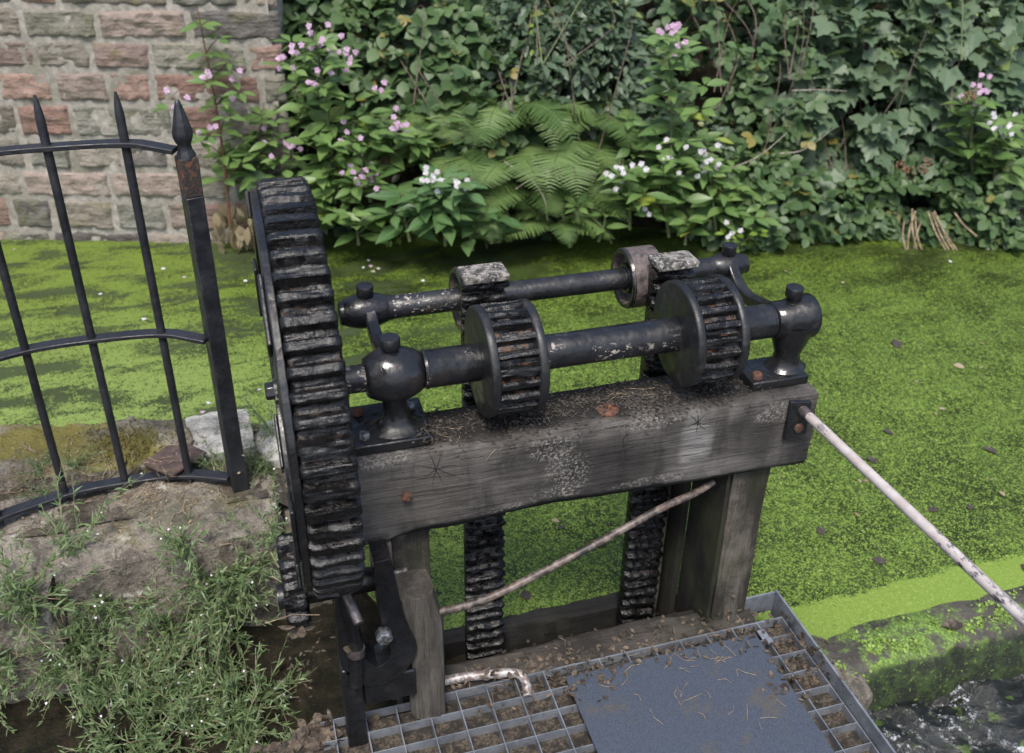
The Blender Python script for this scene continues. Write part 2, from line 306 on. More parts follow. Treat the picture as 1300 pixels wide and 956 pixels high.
M['grey'] = mk_leaf('grey green leaf', (.050, .086, .048), (.100, .142, .088), (.15, .18, .05), .42, .2, None, .45)
M['fern'] = mk_leaf('fern frond', (.062, .118, .030), (.140, .215, .068), None, .5, .25)
M['maple'] = mk_leaf('maple leaf', (.056, .096, .050), (.106, .152, .086), (.14, .19, .06), .48, .18, (.10, .15, .10), .38)
M['lime'] = mk_leaf('fresh yellow green leaf', (.13, .22, .03), (.20, .30, .05), None, .42, .3)
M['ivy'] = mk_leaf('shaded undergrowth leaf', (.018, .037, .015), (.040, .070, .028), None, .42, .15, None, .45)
M['weed'] = mk_leaf('willowherb leaf', (.066, .118, .040), (.145, .205, .088), None, .45, .25, (.17, .25, .12))
M['deadleaf'] = mk_leaf('withered leaf', (.20, .155, .09), (.34, .28, .185), None, .7, .2)
M['petalpink'] = mk_leaf('pink petal', (.60, .36, .56), (.72, .52, .68), None, .5, .3)
M['petalwhite'] = mk_leaf('white petal', (.70, .64, .72), (.80, .78, .80), None, .5, .3)
M['berry'] = mk_rust('brown seed head', (.12, .05, .03), (.20, .09, .06), (.09, .06, .03), .6, 60)

# ------------------------------------------------------------------ mesh helpers
class MB:
    def __init__(s): s.v = []; s.f = []; s.a = {}
    def add(s, vs, fs):
        o = len(s.v); s.v += [tuple(q) for q in vs]; s.f += [tuple(i+o for i in f) for f in fs]; return o
    def box(s, lo, hi, R=None, c=None):
        vs = [V((x, y, z)) for z in (lo[2], hi[2]) for y in (lo[1], hi[1]) for x in (lo[0], hi[0])]
        if R is not None:
            c = V(c) if c else (V(lo)+V(hi))/2; vs = [R @ (q-c)+c for q in vs]
        s.add(vs, [(0, 2, 3, 1), (4, 5, 7, 6), (0, 1, 5, 4), (2, 6, 7, 3), (0, 4, 6, 2), (1, 3, 7, 5)]); return s
    def tube(s, path, r, n=12, cap=True, jit=0.0):
        path = [V(q) for q in path]; k = len(path); rs = r if isinstance(r, (list, tuple)) else [r]*k
        t0 = (path[1]-path[0]).normalized(); up = V((0, 0, 1)) if abs(t0.z) < .9 else V((1, 0, 0)); nn = t0.cross(up).normalized()
        vs = []
        for i, q in enumerate(path):
            t = (path[min(i+1, k-1)]-path[max(i-1, 0)]).normalized(); nn = (nn-t*nn.dot(t)).normalized(); b = t.cross(nn)
            for j in range(n):
                a = 2*PI*j/n; rad = rs[i]*(1+jit*(random.random()-.5)); vs.append(q+nn*math.cos(a)*rad+b*math.sin(a)*rad)
        fs = [(i*n+j, i*n+(j+1) % n, (i+1)*n+(j+1) % n, (i+1)*n+j) for i in range(k-1) for j in range(n)]
        if cap: fs += [tuple(reversed(range(n))), tuple(range((k-1)*n, k*n))]
        s.add(vs, fs); return s
    def lathe(s, prof, c, axis=0, n=32, closed=False):                # prof: (along, radius)
        c = V(c); vs = []; A = V((0, 0, 0)); A[axis] = 1; B = V((0, 0, 0)); B[(axis+1) % 3] = 1; C_ = A.cross(B)
        for (h, r) in prof:
            for j in range(n):
                a = 2*PI*j/n; vs.append(c+A*h+B*math.cos(a)*r+C_*math.sin(a)*r)
        k = len(prof); rng_ = range(k if closed else k-1)
        fs = [(i*n+j, i*n+(j+1) % n, ((i+1) % k)*n+(j+1) % n, ((i+1) % k)*n+j) for i in rng_ for j in range(n)]
        if not closed:
            if prof[0][1] > 1e-6: fs.append(tuple(reversed(range(n))))
            if prof[-1][1] > 1e-6: fs.append(tuple(range((k-1)*n, k*n)))
        s.add(vs, fs); return s
    def prism(s, pts, y0, y1, plane='XZ'):                              # polygon extruded
        k = len(pts)
        def P3(a, b, h): return {'XZ': (a, h, b), 'YZ': (h, a, b), 'XY': (a, b, h)}[plane]
        vs = [P3(a, b, y0) for a, b in pts]+[P3(a, b, y1) for a, b in pts]
        s.add(vs, [tuple(range(k)), tuple(reversed(range(k, 2*k)))]+[(i, k+i, k+(i+1) % k, (i+1) % k) for i in range(k)]); return s
    def build(s, name, m, parent=None, bevel=0.0, smooth=40, seg=2, sub=0):
        me = bpy.data.meshes.new(name); me.from_pydata(s.v, [], s.f); me.validate(); fixn(me)
        for an, vals in s.a.items():
            a = me.attributes.new(an, 'FLOAT', 'POINT'); a.data.foreach_set('value', vals)
        me.materials.append(M[m] if isinstance(m, str) else m)
        o = bpy.data.objects.new(name, me); COL.objects.link(o)
        if parent is not None:
            o.parent = parent; o.location = -root_loc(parent)
        if smooth:
            me.polygons.foreach_set('use_smooth', [True]*len(me.polygons)); me.set_sharp_from_angle(angle=math.radians(smooth))
        if bevel:
            b = o.modifiers.new('bevel', 'BEVEL'); b.width = bevel; b.segments = seg; b.limit_method = 'ANGLE'; b.angle_limit = math.radians(35)
        return o
def fixn(me):
    import bmesh
    bm = bmesh.new(); bm.from_mesh(me); bmesh.ops.recalc_face_normals(bm, faces=bm.faces); bm.to_mesh(me); bm.free()
def root_loc(o):                                                         # only Empties carry a location; meshes keep world coordinates
    return o.location if o.parent is None and o.data is None else V((0, 0, 0))
def tag(o, label=None, cat=None, group=None, kind=None):
    if label: o['label'] = label
    if cat: o['category'] = cat
    if group: o['group'] = group
    if kind: o['kind'] = kind
    return o
def thing(name, loc, label, cat, group=None):
    o = bpy.data.objects.new(name, None); o.empty_display_size = .1; COL.objects.link(o); o.location = loc
    return tag(o, label, cat, group)
def fbm(p, s, o=4): return MN.fractal(V(p)*s, .6, 2.0, o)
def bend(pts, n=6):                                                      # Catmull-Rom through the points
    P_ = [V(q) for q in pts]; P_ = [P_[0]*2-P_[1]]+P_+[P_[-1]*2-P_[-2]]; out = []
    for i in range(1, len(P_)-2):
        for k in range(n):
            t = k/n; a, b, c, d = P_[i-1:i+3]
            out.append(.5*((2*b)+(c-a)*t+(2*a-5*b+4*c-d)*t*t+(3*b-a-3*c+d)*t*t*t))
    return out+[P_[-2]]

# ------------------------------------------------------------------ sluice frame
WZ = -.95                                                                # water level
DZ = -.765                                                               # walkway level
frame = thing('sluice_frame', (-.6, .1, WZ), 'weathered timber sluice frame with thick beam on two posts over green water', 'sluice frame')
def beam():
    m = MB(); xs = np.linspace(-1.168, 0, 100); prof_n = None; stations = []; gp = []
    def zf(x):                                                            # lower limit of the flat front face
        pts = [(-1.5, -.218), (-1.10, -.216), (-1.03, -.196), (-.93, -.196), (-.80, -.188), (-.72, -.178), (-.55, -.19), (-.3, -.2), (0, -.207)]
        return float(np.interp(x, [q[0] for q in pts], [q[1] for q in pts]))
    for x in xs:
        z0 = zf(x)+.004*fbm((x*2, 0, 0), 4); ch = min(.03, (-z0+.005)*0+(.226+z0)*.62)
        pr = []
        for k in range(9): pr.append((0, z0*k/8*-1*-1))
        pr += [(max(.002, ch*.45), z0-(.226+z0)*.55), (max(.004, ch), -.226)]
        pr += [(.06, -.226), (.12, -.226), (.178, -.222), (.18, -.15), (.18, -.07), (.178, -.006), (.172, 0)]
        for k in range(1, 8): pr.append((.172*(1-k/8), 0))
        st = []
        for (y, z) in pr:
            e = .0035*fbm((x*.6, y*5, z*5), 5)+.0016*fbm((x*3, y*30, z*30), 3)
            d = V((0, y-.09, z+.11)); d.normalize(); q = V((x, y, z))+d*e
            # rounded arris and worn top right end
            if y < .001 and z > -.001: q += V((0, .004, -.004+.003*fbm((x, 0, 0), 9)))
            if x > -.03 and z > -.02: q.z -= (x+.03)*.25*(.4+y*4)
            if x == xs[-1]: q.x += .008*fbm((y, z, 3), 14)-.006
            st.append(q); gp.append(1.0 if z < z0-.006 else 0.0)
        stations.append(st)
    k = len(stations[0]); vs = [q for st in stations for q in st]
    fs = [(i*k+j, i*k+(j+1) % k, (i+1)*k+(j+1) % k, (i+1)*k+j) for i in range(len(xs)-1) for j in range(k)]
    fs += [tuple(range(k)), tuple(range((len(xs)-1)*k, len(xs)*k))]
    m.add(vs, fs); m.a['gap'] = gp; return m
crossbeam = beam().build('crossbeam', 'beam', frame, smooth=32)
tag(crossbeam, 'thick weathered oak beam with star-shaped cracks round its knots')
def hexbolt(c, axis, r, h, n=4, rot=.4):
    m = MB(); c = V(c); ax = V((0, 0, 0)); ax[abs(axis)-1] = 1 if axis > 0 else -1
    u = V((0, 0, 1)) if abs(axis) != 3 else V((1, 0, 0)); v_ = ax.cross(u)
    ring = lambda hh, q: [c+ax*hh+u*math.cos(2*PI*j/n+rot)*q+v_*math.sin(2*PI*j/n+rot)*q for j in range(n)]
    vs = ring(-.004, r)+ring(h*.8, r)+ring(h, r*.85)
    fs = [(i*n+j, i*n+(j+1) % n, (i+1)*n+(j+1) % n, (i+1)*n+j) for i in range(2) for j in range(n)]+[tuple(range(2*n, 3*n)), tuple(reversed(range(n)))]
    m.add(vs, fs); return m
hexbolt((-1.051, -.008, -.091), -2, .0125, .012).build('bolt', 'rust', crossbeam, .0012)
mw = MB().lathe([(-.004, .026), (.005, .0265), (.008, .023), (.009, .012)], (-.546, .062, 0), 2, 24); mw.build('washer', 'rust', crossbeam)
hexbolt((-.546, .062, .008), 3, .009, .011, 6).build('bolt', 'rust', crossbeam, .001)

def rough_post(x0, x1, y0, y1, z0, z1, lean=0.0, seed=0):
    m = MB(); n = 26; pr0 = []
    for (a, b) in ((0, 0), (.25, 0), (.5, 0), (.75, 0), (1, 0), (1, .33), (1, .66), (1, 1), (.66, 1), (.33, 1), (0, 1), (0, .66), (0, .33)): pr0.append((a, b))
    k = len(pr0); vs = []
    for i in range(n+1):
        z = z0+(z1-z0)*i/n
        for (a, b) in pr0:
            q = V((x0+(x1-x0)*a+lean*(z-z0), y0+(y1-y0)*b, z)); e = .004*fbm((q.x*14+seed, q.y*14, z*1.5), 1, 4)
            c = .006 if a in (0, 1) and b in (0, 1) else 0
            q += V(((.5-a)*c*2, (.5-b)*c*2, 0))+V((a-.5, b-.5, 0))*e*2; vs.append(q)
    fs = [(i*k+j, i*k+(j+1) % k, (i+1)*k+(j+1) % k, (i+1)*k+j) for i in range(n) for j in range(k)]+[tuple(reversed(range(k))), tuple(range(n*k, (n+1)*k))]
    m.add(vs, fs); return m
rough_post(-.192, -.078, .035, .20, -1.25, -.229).build('post', 'post', frame, smooth=35)
rough_post(-1.085, -.988, .05, .18, -1.25, -.229, seed=4).build('post', 'post', frame, smooth=35)
rough_post(-.262, -.238, .262, .325, -1.25, -.23, seed=9).build('guide_rail', 'post', frame, smooth=35)
rough_post(-.234, -.2, .215, .30, -1.25, -.231, seed=11).build('guide_rail', 'wetside', frame, smooth=35)
ms = MB()
rough_post(-1.0, -.2, 0, 1, 0, 1)   # (unused shape keeps random order simple)
def log_x(x0, x1, y0, y1, z0, z1, seed):
    m = MB(); n = 40; pr = [(0, 0), (.5, 0), (1, 0), (1, .5), (1, 1), (.75, 1), (.5, 1), (.25, 1), (0, 1), (0, .5)]; k = len(pr); vs = []
    for i in range(n+1):
        x = x0+(x1-x0)*i/n
        for (b, c) in pr:
            e = .007*fbm((x*3+seed, b*3, c*3), 1, 4)+.004*fbm((x*14+seed, b*9, c*9), 1, 3); q = V((x, y0+(y1-y0)*b, z0+(z1-z0)*c))
            cc = .01 if b in (0, 1) and c in (0, 1) else 0
            vs.append(q+V((0, (.5-b)*cc*2+(b-.5)*e*2, (.5-c)*cc*2+(c-.5)*e*2)))
    fs = [(i*k+j, i*k+(j+1) % k, (i+1)*k+(j+1) % k, (i+1)*k+j) for i in range(n) for j in range(k)]+[tuple(reversed(range(k))), tuple(range(n*k, (n+1)*k))]
    m.add(vs, fs); return m
rough_post(-.216, -.1935, .03, .205, -1.25, -.231, seed=31).build('guide_board', 'wetside', frame, smooth=35)
log_x(-.985, -.195, .285, .36, -1.2, -.915, 2).build('sill', 'wetwood', frame, smooth=35)

# bearing pedestals
def sphere_prof(xa, xb, r, neck, k=14):                                 # bulb between two necks
    pr = [(xa, neck)]
    for i in range(1, k):
        t = i/k; pr.append((xa+(xb-xa)*t, neck+(r-neck)*math.sin(PI*t)**.80))
    pr.append((xb, neck)); return pr
def oil_cap(c, r, parent):
    m = MB().lathe([(-.03, r*.74), (-.010, r*.80), (-.008, r*1.0), (-.006, r*1.04), (.0145, r*1.04), (.0165, r*.97), (.017, 0)], c, 2, 28); return m.build('oil_cap', 'iron', parent, smooth=50)
MY, MZ, UY, UZ = .10, .165, .352, .195
def pedestal(lab, plate, bx0, bx1, br, closed_right, ux0, ux1, ur, armx, armpts, caps, bolts, stem_top):
    px0, px1, py0, py1 = plate; cx = (bx0+bx1)/2
    m = MB(); n = 36; vs = []                                           # one casting: bulb on a flared stem
    pr = sphere_prof(bx0, bx1, br, br*.66)
    if closed_right: pr = [(bx0, .041), (bx0+.006, .046)]+[(cx-.02+(bx1-cx+.02)*math.sin(t), .047+(br-.047)*math.sin(min(PI/2, t*1.9)) if t < .9 else br*math.cos((t-.9)/(PI/2-.9)*PI/2)**.75) for t in np.linspace(0, PI/2, 14)][:-1]+[(bx1+.001, .0)]
    m.lathe(pr, (0, MY, MZ), 0, n)
    house = m.build('lower_housing', 'iron', frame, smooth=55)
    tag(house, lab)
    st = MB(); k = 24; prof = [(0.0, .055, .046), (.008, .046, .038), (.02, .036, .032), (.04, .033, .031), (.07, .043, .040), (.10, .052, .05), (.13, .055, .054)] if closed_right else [(0.0, .056, .052), (.008, .044, .038), (.02, .030, .027), (.05, .023, .023), (.075, .025, .025), (.10, .036, .036)]
    z0 = .026; vs = []
    for (h, ax_, ay) in prof:
        for j in range(k):
            a = 2*PI*j/k; vs.append((cx+(.004 if closed_right else 0)+ax_*math.cos(a)*stem_top, MY+ay*math.sin(a), z0+h))
    st.add(vs, [(i*k+j, i*k+(j+1) % k, (i+1)*k+(j+1) % k, (i+1)*k+j) for i in range(len(prof)-1) for j in range(k)]); st.build('stem', 'iron', house, smooth=60)
    b = MB(); b.box((px0, py0, .001), (px1, py1, .026)); b.build('base_plate', 'iron', house, .004)
    u = MB().lathe(sphere_prof(ux0+.012, ux1-.01, ur, ur*.74)[:] , (0, UY, UZ), 0, n)
    u.lathe([(ux0, ur*.5), (ux0+.002, ur*.68), (ux0+.014, ur*.72)], (0, UY, UZ), 0, n).lathe([(ux1-.012, ur*.74), (ux1, ur*.72), (ux1+.001, ur*.5)], (0, UY, UZ), 0, n)
    u.build('upper_housing', 'iron', house, smooth=55)
    a = MB(); path = bend(armpts, 8); hw = .0145; vs = []                 # curved flat arm tying the two housings
    for i, q in enumerate(path):
        t = i/(len(path)-1); h = .014+.012*abs(t-.5)
        tg = (path[min(i+1, len(path)-1)]-path[max(0, i-1)]).normalized(); nn = V((1, 0, 0)).cross(tg).normalized()
        for (sx, sn) in ((-1, -1), (1, -1), (1, 1), (-1, 1)): vs.append(q+V((sx*hw, 0, 0))+nn*sn*h)
    kk = len(path); a.add(vs, [(i*4+j, i*4+(j+1) % 4, (i+1)*4+(j+1) % 4, (i+1)*4+j) for i in range(kk-1) for j in range(4)]+[(0, 1, 2, 3), tuple(range((kk-1)*4, kk*4))])
    a.build('arm', 'iron', house, .005, smooth=50, seg=3)
    for (c, r) in caps: oil_cap(c, r, house)
    for (c, mt, n_) in bolts: hexbolt(c, 3, .0135, .014, n_).build('bolt', mt, house, .0012)
    return house
pedestal('round left bearing between the big gear and the first pinion', (-1.155, -.975, .038, .205), -1.112, -.985, .063, False, -1.132, -1.004, .043, -1.06,
         [(-1.062, .12, .20), (-1.062, .175, .178), (-1.06, .24, .172), (-1.06, .30, .18), (-1.06, .345, .215)],
         [((-1.052, MY, .242), .0215), ((-1.066, UY, .246), .020)],
         [((-1.125, .072, .026), 'boltgrey', 6), ((-1.005, .16, .026), 'boltgrey', 6), ((-1.125, .17, .026), 'rust', 6)], 1.15)
pedestal('right bearing with rounded blind end at the end of the beam', (-.172, -.016, .042, .152), -.116, .004, .0565, True, -.166, -.054, .036, -.107,
         [(-.098, .105, .185), (-.10, .165, .168), (-.104, .23, .160), (-.106, .29, .168), (-.107, .345, .205)],
         [((-.062, MY, .234), .0205), ((-.107, UY, .240), .0185)],
         [((-.045, .125, .026), 'rust', 4), ((-.15, .066, .026), 'rust', 6)], 1.0)

# left iron bracket, wooden block
br_ = MB(); path = bend([(-1.125, -.17, -.20), (-1.118, 0, -.30), (-1.105, 0, -.42), (-1.088, 0, -.49), (-1.115, 0, -.545), (-1.165, 0, -.56), (-1.208, 0, -.50), (-1.214, 0, -.40), (-1.216, 0, -.285)], 6)
path = [V((q.x, 0, q.z)) for q in path]; vs = []
for i, q in enumerate(path):
    tg = (path[min(i+1, len(path)-1)]-path[max(0, i-1)]).normalized(); nn = V((-tg.z, 0, tg.x)); hw = .02+.012*math.sin(PI*i/(len(path)-1))
    for (s1, yy) in ((-1, -.085), (1, -.085), (1, -.015), (-1, -.015)): vs.append(q+nn*s1*hw+V((0, yy, 0)))
k = len(path); br_.add(vs, [(i*4+j, i*4+(j+1) % 4, (i+1)*4+(j+1) % 4, (i+1)*4+j) for i in range(k-1) for j in range(4)]+[(0, 1, 2, 3), tuple(range((k-1)*4, k*4))])
brk = br_.build('iron_bracket', 'iron', frame, .004, smooth=40)
MB().box((-1.24, -.085, -.80), (-1.192, -.02, -.52)).build('bracket_leg', 'iron', brk, .005)
MB().box((-1.19, -.08, -.66), (-1.062, -.018, -.572)).build('bracket_foot', 'iron', brk, .005)
hexbolt((-1.135, -.09, -.415), -2, .02, .025, 6).build('bolt', 'boltgrey', brk, .002)
MB().box((-1.115, .0, -.76), (-1.09, .045, -.23)).build('bracket_strap', 'post', brk, .004)
blk = rough_post(-1.072, -.985, -.075, .02, -.765, -.345, seed=21); blk.v = [(x-.035*max(0, (z+.45))/.1*.6, y, z) for (x, y, z) in blk.v]
blk.build('wood_block', 'block', frame, smooth=35)

# ------------------------------------------------------------------ gear shaft with the big wheel and two pinions
gs = thing('gear_shaft', (-.65, MY, MZ), 'black gear shaft with one huge tarred cog wheel and two smaller flanged pinions', 'gear shaft')
def toothed(teeth, r_tip, depth, x0, x1, r_in, nx, per, seed, rough_, sag=0.0, gap_attr=True, round_ends=.01):
    m = MB(); na = teeth*per; xs = np.linspace(x0, x1, nx); gaps = []; vs = []
    def prof(ph, jit):                                                    # 0..1 through one tooth, 1 at the crown
        t = abs(ph-.5)*2; e0, e1 = .40+jit, .64+jit
        return 0.0 if t > e1 else 1.0 if t < e0 else .5+.5*math.cos(PI*(t-e0)/(e1-e0))
    tj = [(random.random()-.5)*.07 for _ in range(teeth)]; th = [1-.15*random.random()**2 for _ in range(teeth)]
    for j in range(na):
        a = 2*PI*j/na; ti = j//per; ph = (j % per)/per; h = prof(ph, tj[ti])*th[ti]
        for i, x in enumerate(xs):
            e = (x-x0)/(x1-x0); edge = min(e, 1-e)*(x1-x0)
            q = V((x, MY+math.cos(a)*r_tip, MZ+math.sin(a)*r_tip))
            nz = rough_*(fbm((x*1.2+seed, q.y*3, q.z*3), 12, 4)*.9+fbm((x*1.0, q.y*5+seed, q.z*5), 26, 2)*.4)
            hh = h+sag*(1-h)*max(0, fbm((x, q.y, q.z+seed), 20, 3))
            rr_ = r_tip-depth*(1-hh)+nz
            if edge < round_ends: rr_ -= (1-edge/round_ends)**2*round_ends*.7
            aj = a+.25*nz/r_tip
            vs.append((x+.4*nz*(1 if i in (0, nx-1) else 0), MY+math.cos(aj)*rr_, MZ+math.sin(aj)*rr_)); gaps.append(1-h)
    fs = [(j*nx+i, j*nx+i+1, ((j+1) % na)*nx+i+1, ((j+1) % na)*nx+i) for j in range(na) for i in range(nx-1)]
    o = len(vs)
    for j in range(na):
        a = 2*PI*j/na
        for x in (x0, x1): vs.append((x, MY+math.cos(a)*r_in, MZ+math.sin(a)*r_in)); gaps.append(0)
    for j in range(na):
        j2 = (j+1) % na
        fs += [(j*nx, j2*nx, o+j2*2, o+j*2), (j*nx+nx-1, o+j*2+1, o+j2*2+1, j2*nx+nx-1), (o+j*2, o+j2*2, o+j2*2+1, o+j*2+1)]
    m.add(vs, fs); m.a['gap'] = gaps; return m
GX0, GX1, GR = -1.286, -1.186, .443
wheel = toothed(61, GR+.002, .027, GX0, GX1, .392, 17, 14, 3,   .0030, .22).build('cog_wheel', 'tarblack', gs, smooth=60)
tag(wheel, 'huge cog wheel thick with black grease')
m = MB().lathe([(-1.303, .36), (-1.303, .424), (-1.300, .428), (-1.2865, .428), (-1.2865, .36)], (0, MY, MZ), 0, 96, True); m.build('rim_flange', 'iron', wheel, .002)
for k in range(6):                                                         # joint plates bolted on the flange, as the photo shows three lengths
    a = math.radians(60*k+188); c = V((-1.306, MY+math.cos(a)*.395, MZ+math.sin(a)*.395))
    R = Matrix.Rotation(a, 4, 'X'); mb = MB().box((c.x-.006, c.y-.028, c.z-.07), (c.x+.0025, c.y+.028, c.z+.07), R.to_3x3(), c); mb.build('joint_plate', 'iron', wheel, .003)
    mb = MB(); vs = []
    a2 = a+PI/6; d = V((0, math.cos(a2), math.sin(a2))); s_ = V((0, -math.sin(a2), math.cos(a2)))
    c0 = V((-1.236, MY, MZ))
    for (r_, wd, tx) in ((.06, .034, .022), (.2, .027, .018), (.394, .03, .02)):
        for (p_, q_) in ((-1, -1), (1, -1), (1, 1), (-1, 1)): vs.append(c0+d*r_+s_*wd*p_+V((tx*q_, 0, 0)))
    mb.add(vs, [(i*4+j, i*4+(j+1) % 4, (i+1)*4+(j+1) % 4, (i+1)*4+j) for i in range(2) for j in range(4)]+[(0, 1, 2, 3), (8, 9, 10, 11)]); mb.build('spoke', 'iron', wheel, .005)
MB().lathe([(-1.30, .05), (-1.296, .085), (-1.19, .085), (-1.185, .05)], (0, MY, MZ), 0, 40).build('hub', 'iron', wheel, .003)
hexbolt((-1.305, MY, MZ), -1, .02, .02, 6).build('hub_nut', 'iron', wheel, .002)
sh = MB(); sh.lathe([(-1.306, .031), (-1.10, .031), (-1.0, .031)], (0, MY, MZ), 0, 40)
sh.lathe([(-.983, .036), (-.982, .0435), (-.976, .0455), (-.972, .0435), (-.84, .0435)], (0, MY, MZ), 0, 44)
sh.lathe([(-.84, .0405), (-.60, .0405), (-.36, .0415), (-.27, .0415), (-.105, .0405)], (0, MY, MZ), 0, 44)
sh.lathe([(-.245, .041), (-.243, .0425), (-.124, .0425), (-.122, .041)], (0, MY, MZ), 0, 44)
shaft = sh.build('shaft', 'shaft', gs, smooth=35)
def pinion(xc, lab, seed):
    x0, x1 = xc-.066, xc+.066
    p = toothed(21, .1265, .020, x0+.021, x1-.021, .06, 11, 12, seed, .0032, .3, round_ends=.0001).build('pinion', 'tar', gs, smooth=60); tag(p, lab)
    for (a, b) in ((x0, x0+.022), (x1-.022, x1)):
        MB().lathe([(a, .044), (a, .122), (a+.001, .1255), (a+.004, .1285), (b-.004, .1285), (b-.001, .126), (b, .122), (b, .044)], (0, MY, MZ), 0, 72).build('flange', 'disc', p, .0, smooth=50)
    return p
pinion(-.791, 'flanged pinion nearer the big cog wheel', 5)
pinion(-.306, 'flanged pinion nearer the right bearing', 8)

# ------------------------------------------------------------------ roller shaft behind
rs = thing('roller_shaft', (-.6, UY, UZ), 'thinner dark back shaft carrying two flanged rollers behind the racks', 'roller shaft')
MB().lathe([(-1.03, .027), (-1.012, .029), (-.60, .0275), (-.42, .028), (-.15, .028)], (0, UY, UZ), 0, 36).build('shaft', 'upshaft', rs, smooth=35)
for xc in (-.80, -.362):
    x0, x1 = xc-.043, xc+.043
    r_ = MB().lathe([(x0, .066), (x0, .075), (x0+.003, .0785), (x1-.003, .0785), (x1, .075), (x1, .066), (x1-.022, .062), (x1-.022, .034), (x0+.022, .034), (x0+.022, .062)], (0, UY, UZ), 0, 56, True).build('roller', 'rim', rs, smooth=35)
    MB().lathe([(x0+.004, .030), (x0+.004, .039), (x0+.023, .042), (x0+.023, .030)], (0, UY, UZ), 0, 36, True).build('hub', 'iron', r_, smooth=35)
    MB().lathe([(x0-.0015, .0675), (x0-.0015, .0762), (x0+.005, .0792), (x0+.007, .0792), (x0+.007, .0675)], (0, UY, UZ), 0, 56, True).build('flange_lip', 'iron', r_, smooth=35)

# ------------------------------------------------------------------ toothed racks
def rack(xc, ztop, lab, seed, slant):
    t = thing('toothed_rack', (xc, .25, -1.05), lab, 'rack', 'lifting racks')
    m = MB(); pitch = .0382; per = 12; nx = 13; x0, x1 = xc-.052, xc+.052; z0 = -1.1; n = int((ztop-.012-z0)/pitch*per); gaps = []; vs = []
    tj = [random.random() for _ in range(80)]
    for j in range(n+1):
        for i in range(nx):
            e = i/(nx-1); x = x0+(x1-x0)*e; z = z0+j*pitch/per; zz = z+slant*(e-.5)*.05+.005*fbm((x*8, z*8, seed), 1, 3)
            ph = (zz/pitch) % 1; ti = int(zz/pitch) % 80; tt = abs(ph-.5)*2; h = 0 if tt > .66 else 1 if tt < .38 else .5+.5*math.cos(PI*(tt-.38)/.28)
            h *= .8+.2*tj[ti]; nz = .0038*fbm((x*2, z*2, seed), 22, 5)+.002*fbm((x*2, z*2, seed+4), 60, 3)
            y = .243-.020*h+nz
            if i in (0, nx-1): y += .006
            vs.append((x+(.006*fbm((x, z*3, seed), 18, 4)+.003*h*(1 if i else -1) if i in (0, nx-1) else 0), y, z)); gaps.append(1-h)
    fs = [(j*nx+i, j*nx+i+1, (j+1)*nx+i+1, (j+1)*nx+i) for j in range(n) for i in range(nx-1)]
    o = len(vs)
    for j in range(n+1):
        z = z0+j*pitch/per
        for x in (x0+.002, x1-.002): vs.append((x, .278, z)); gaps.append(0)
    for j in range(n):
        a, b, c, d = o+2*j, o+2*j+1, o+2*j+2, o+2*j+3
        fs += [(j*nx, (j+1)*nx, c, a), (j*nx+nx-1, b, d, (j+1)*nx+nx-1), (a, c, d, b)]
    fs += [tuple(range(nx))+(o+1, o), tuple(n*nx+i for i in range(nx))+(o+2*n+1, o+2*n)]
    m.add(vs, fs); m.a['gap'] = gaps; m.build('rack_bar', 'tarblack', t, smooth=60)
    c = MB(); nn = 10; vs = []                                            # weathered block that caps the rack
    c.box((x0-.002, .212, ztop-.012), (x1+.002, .285, ztop+.006)); cc = c.build('end_cap', 'crudcap', t, .004)
    return t
def mk_cap():
    t = NT('pale crusted rack top'); n = t.noise(40, 5, .7); n2 = t.noise(110, 4, .7)
    col = t.mix(t.sm(n, .42, .6), (.03, .028, .026), (.20, .185, .165)); col = t.mix(t.sm(n2, .52, .66), col, (.36, .34, .31))
    return t.set(color=col, rough=.85, normal=t.bump(n2, .8, .004))
M['crudcap'] = mk_cap()
rack(-.802, .312, 'greasy toothed rack behind the pinion nearer the big cog wheel', 2.0, 0.0)
rack(-.318, .285, 'greasy toothed rack behind the pinion nearer the right bearing, its top teeth worn slanted', 6.0, .25)

# ------------------------------------------------------------------ crank pinion under the wheel
cp = thing('crank_shaft', (-1.25, .06, -.385), 'low crank shaft with greasy drum pinion half hidden under the big cog wheel', 'crank shaft')
MY0, MZ0 = MY, MZ; MY, MZ = .06, -.345
dr = toothed(14, .115, .020, -1.345, -1.292, .03, 13, 12, 12, .006, .4); MY, MZ = MY0, MZ0
dr.build('drum_pinion', 'tarblack', cp, smooth=60)
MB().lathe([(-1.36, .03), (-1.05, .03)], (0, .06, -.385), 0, 24).build('axle', 'iron', cp)
a0 = on(434, 742, 1, -.085); a1 = on(456, 792, 1, -.165)
pn = thing('locking_pin', a0, 'short grey steel pin sticking out of the iron bracket below the cog wheel', 'pin')
MB().tube([a0, a0.lerp(a1, .5), a1], .0115, 16).build('rod', 'pin', pn, .002)
a2 = on(452, 815, 1, -.09); 
MB().tube([a0+V((.004, .004, -.0)), a2, on(452, 868, 1, -.09)], .017, 12).build('socket', 'iron', pn)
MB().tube([on(452, 822, 1, -.092), on(452, 830, 1, -.092)], .021, 16).build('collar', 'pin', pn)

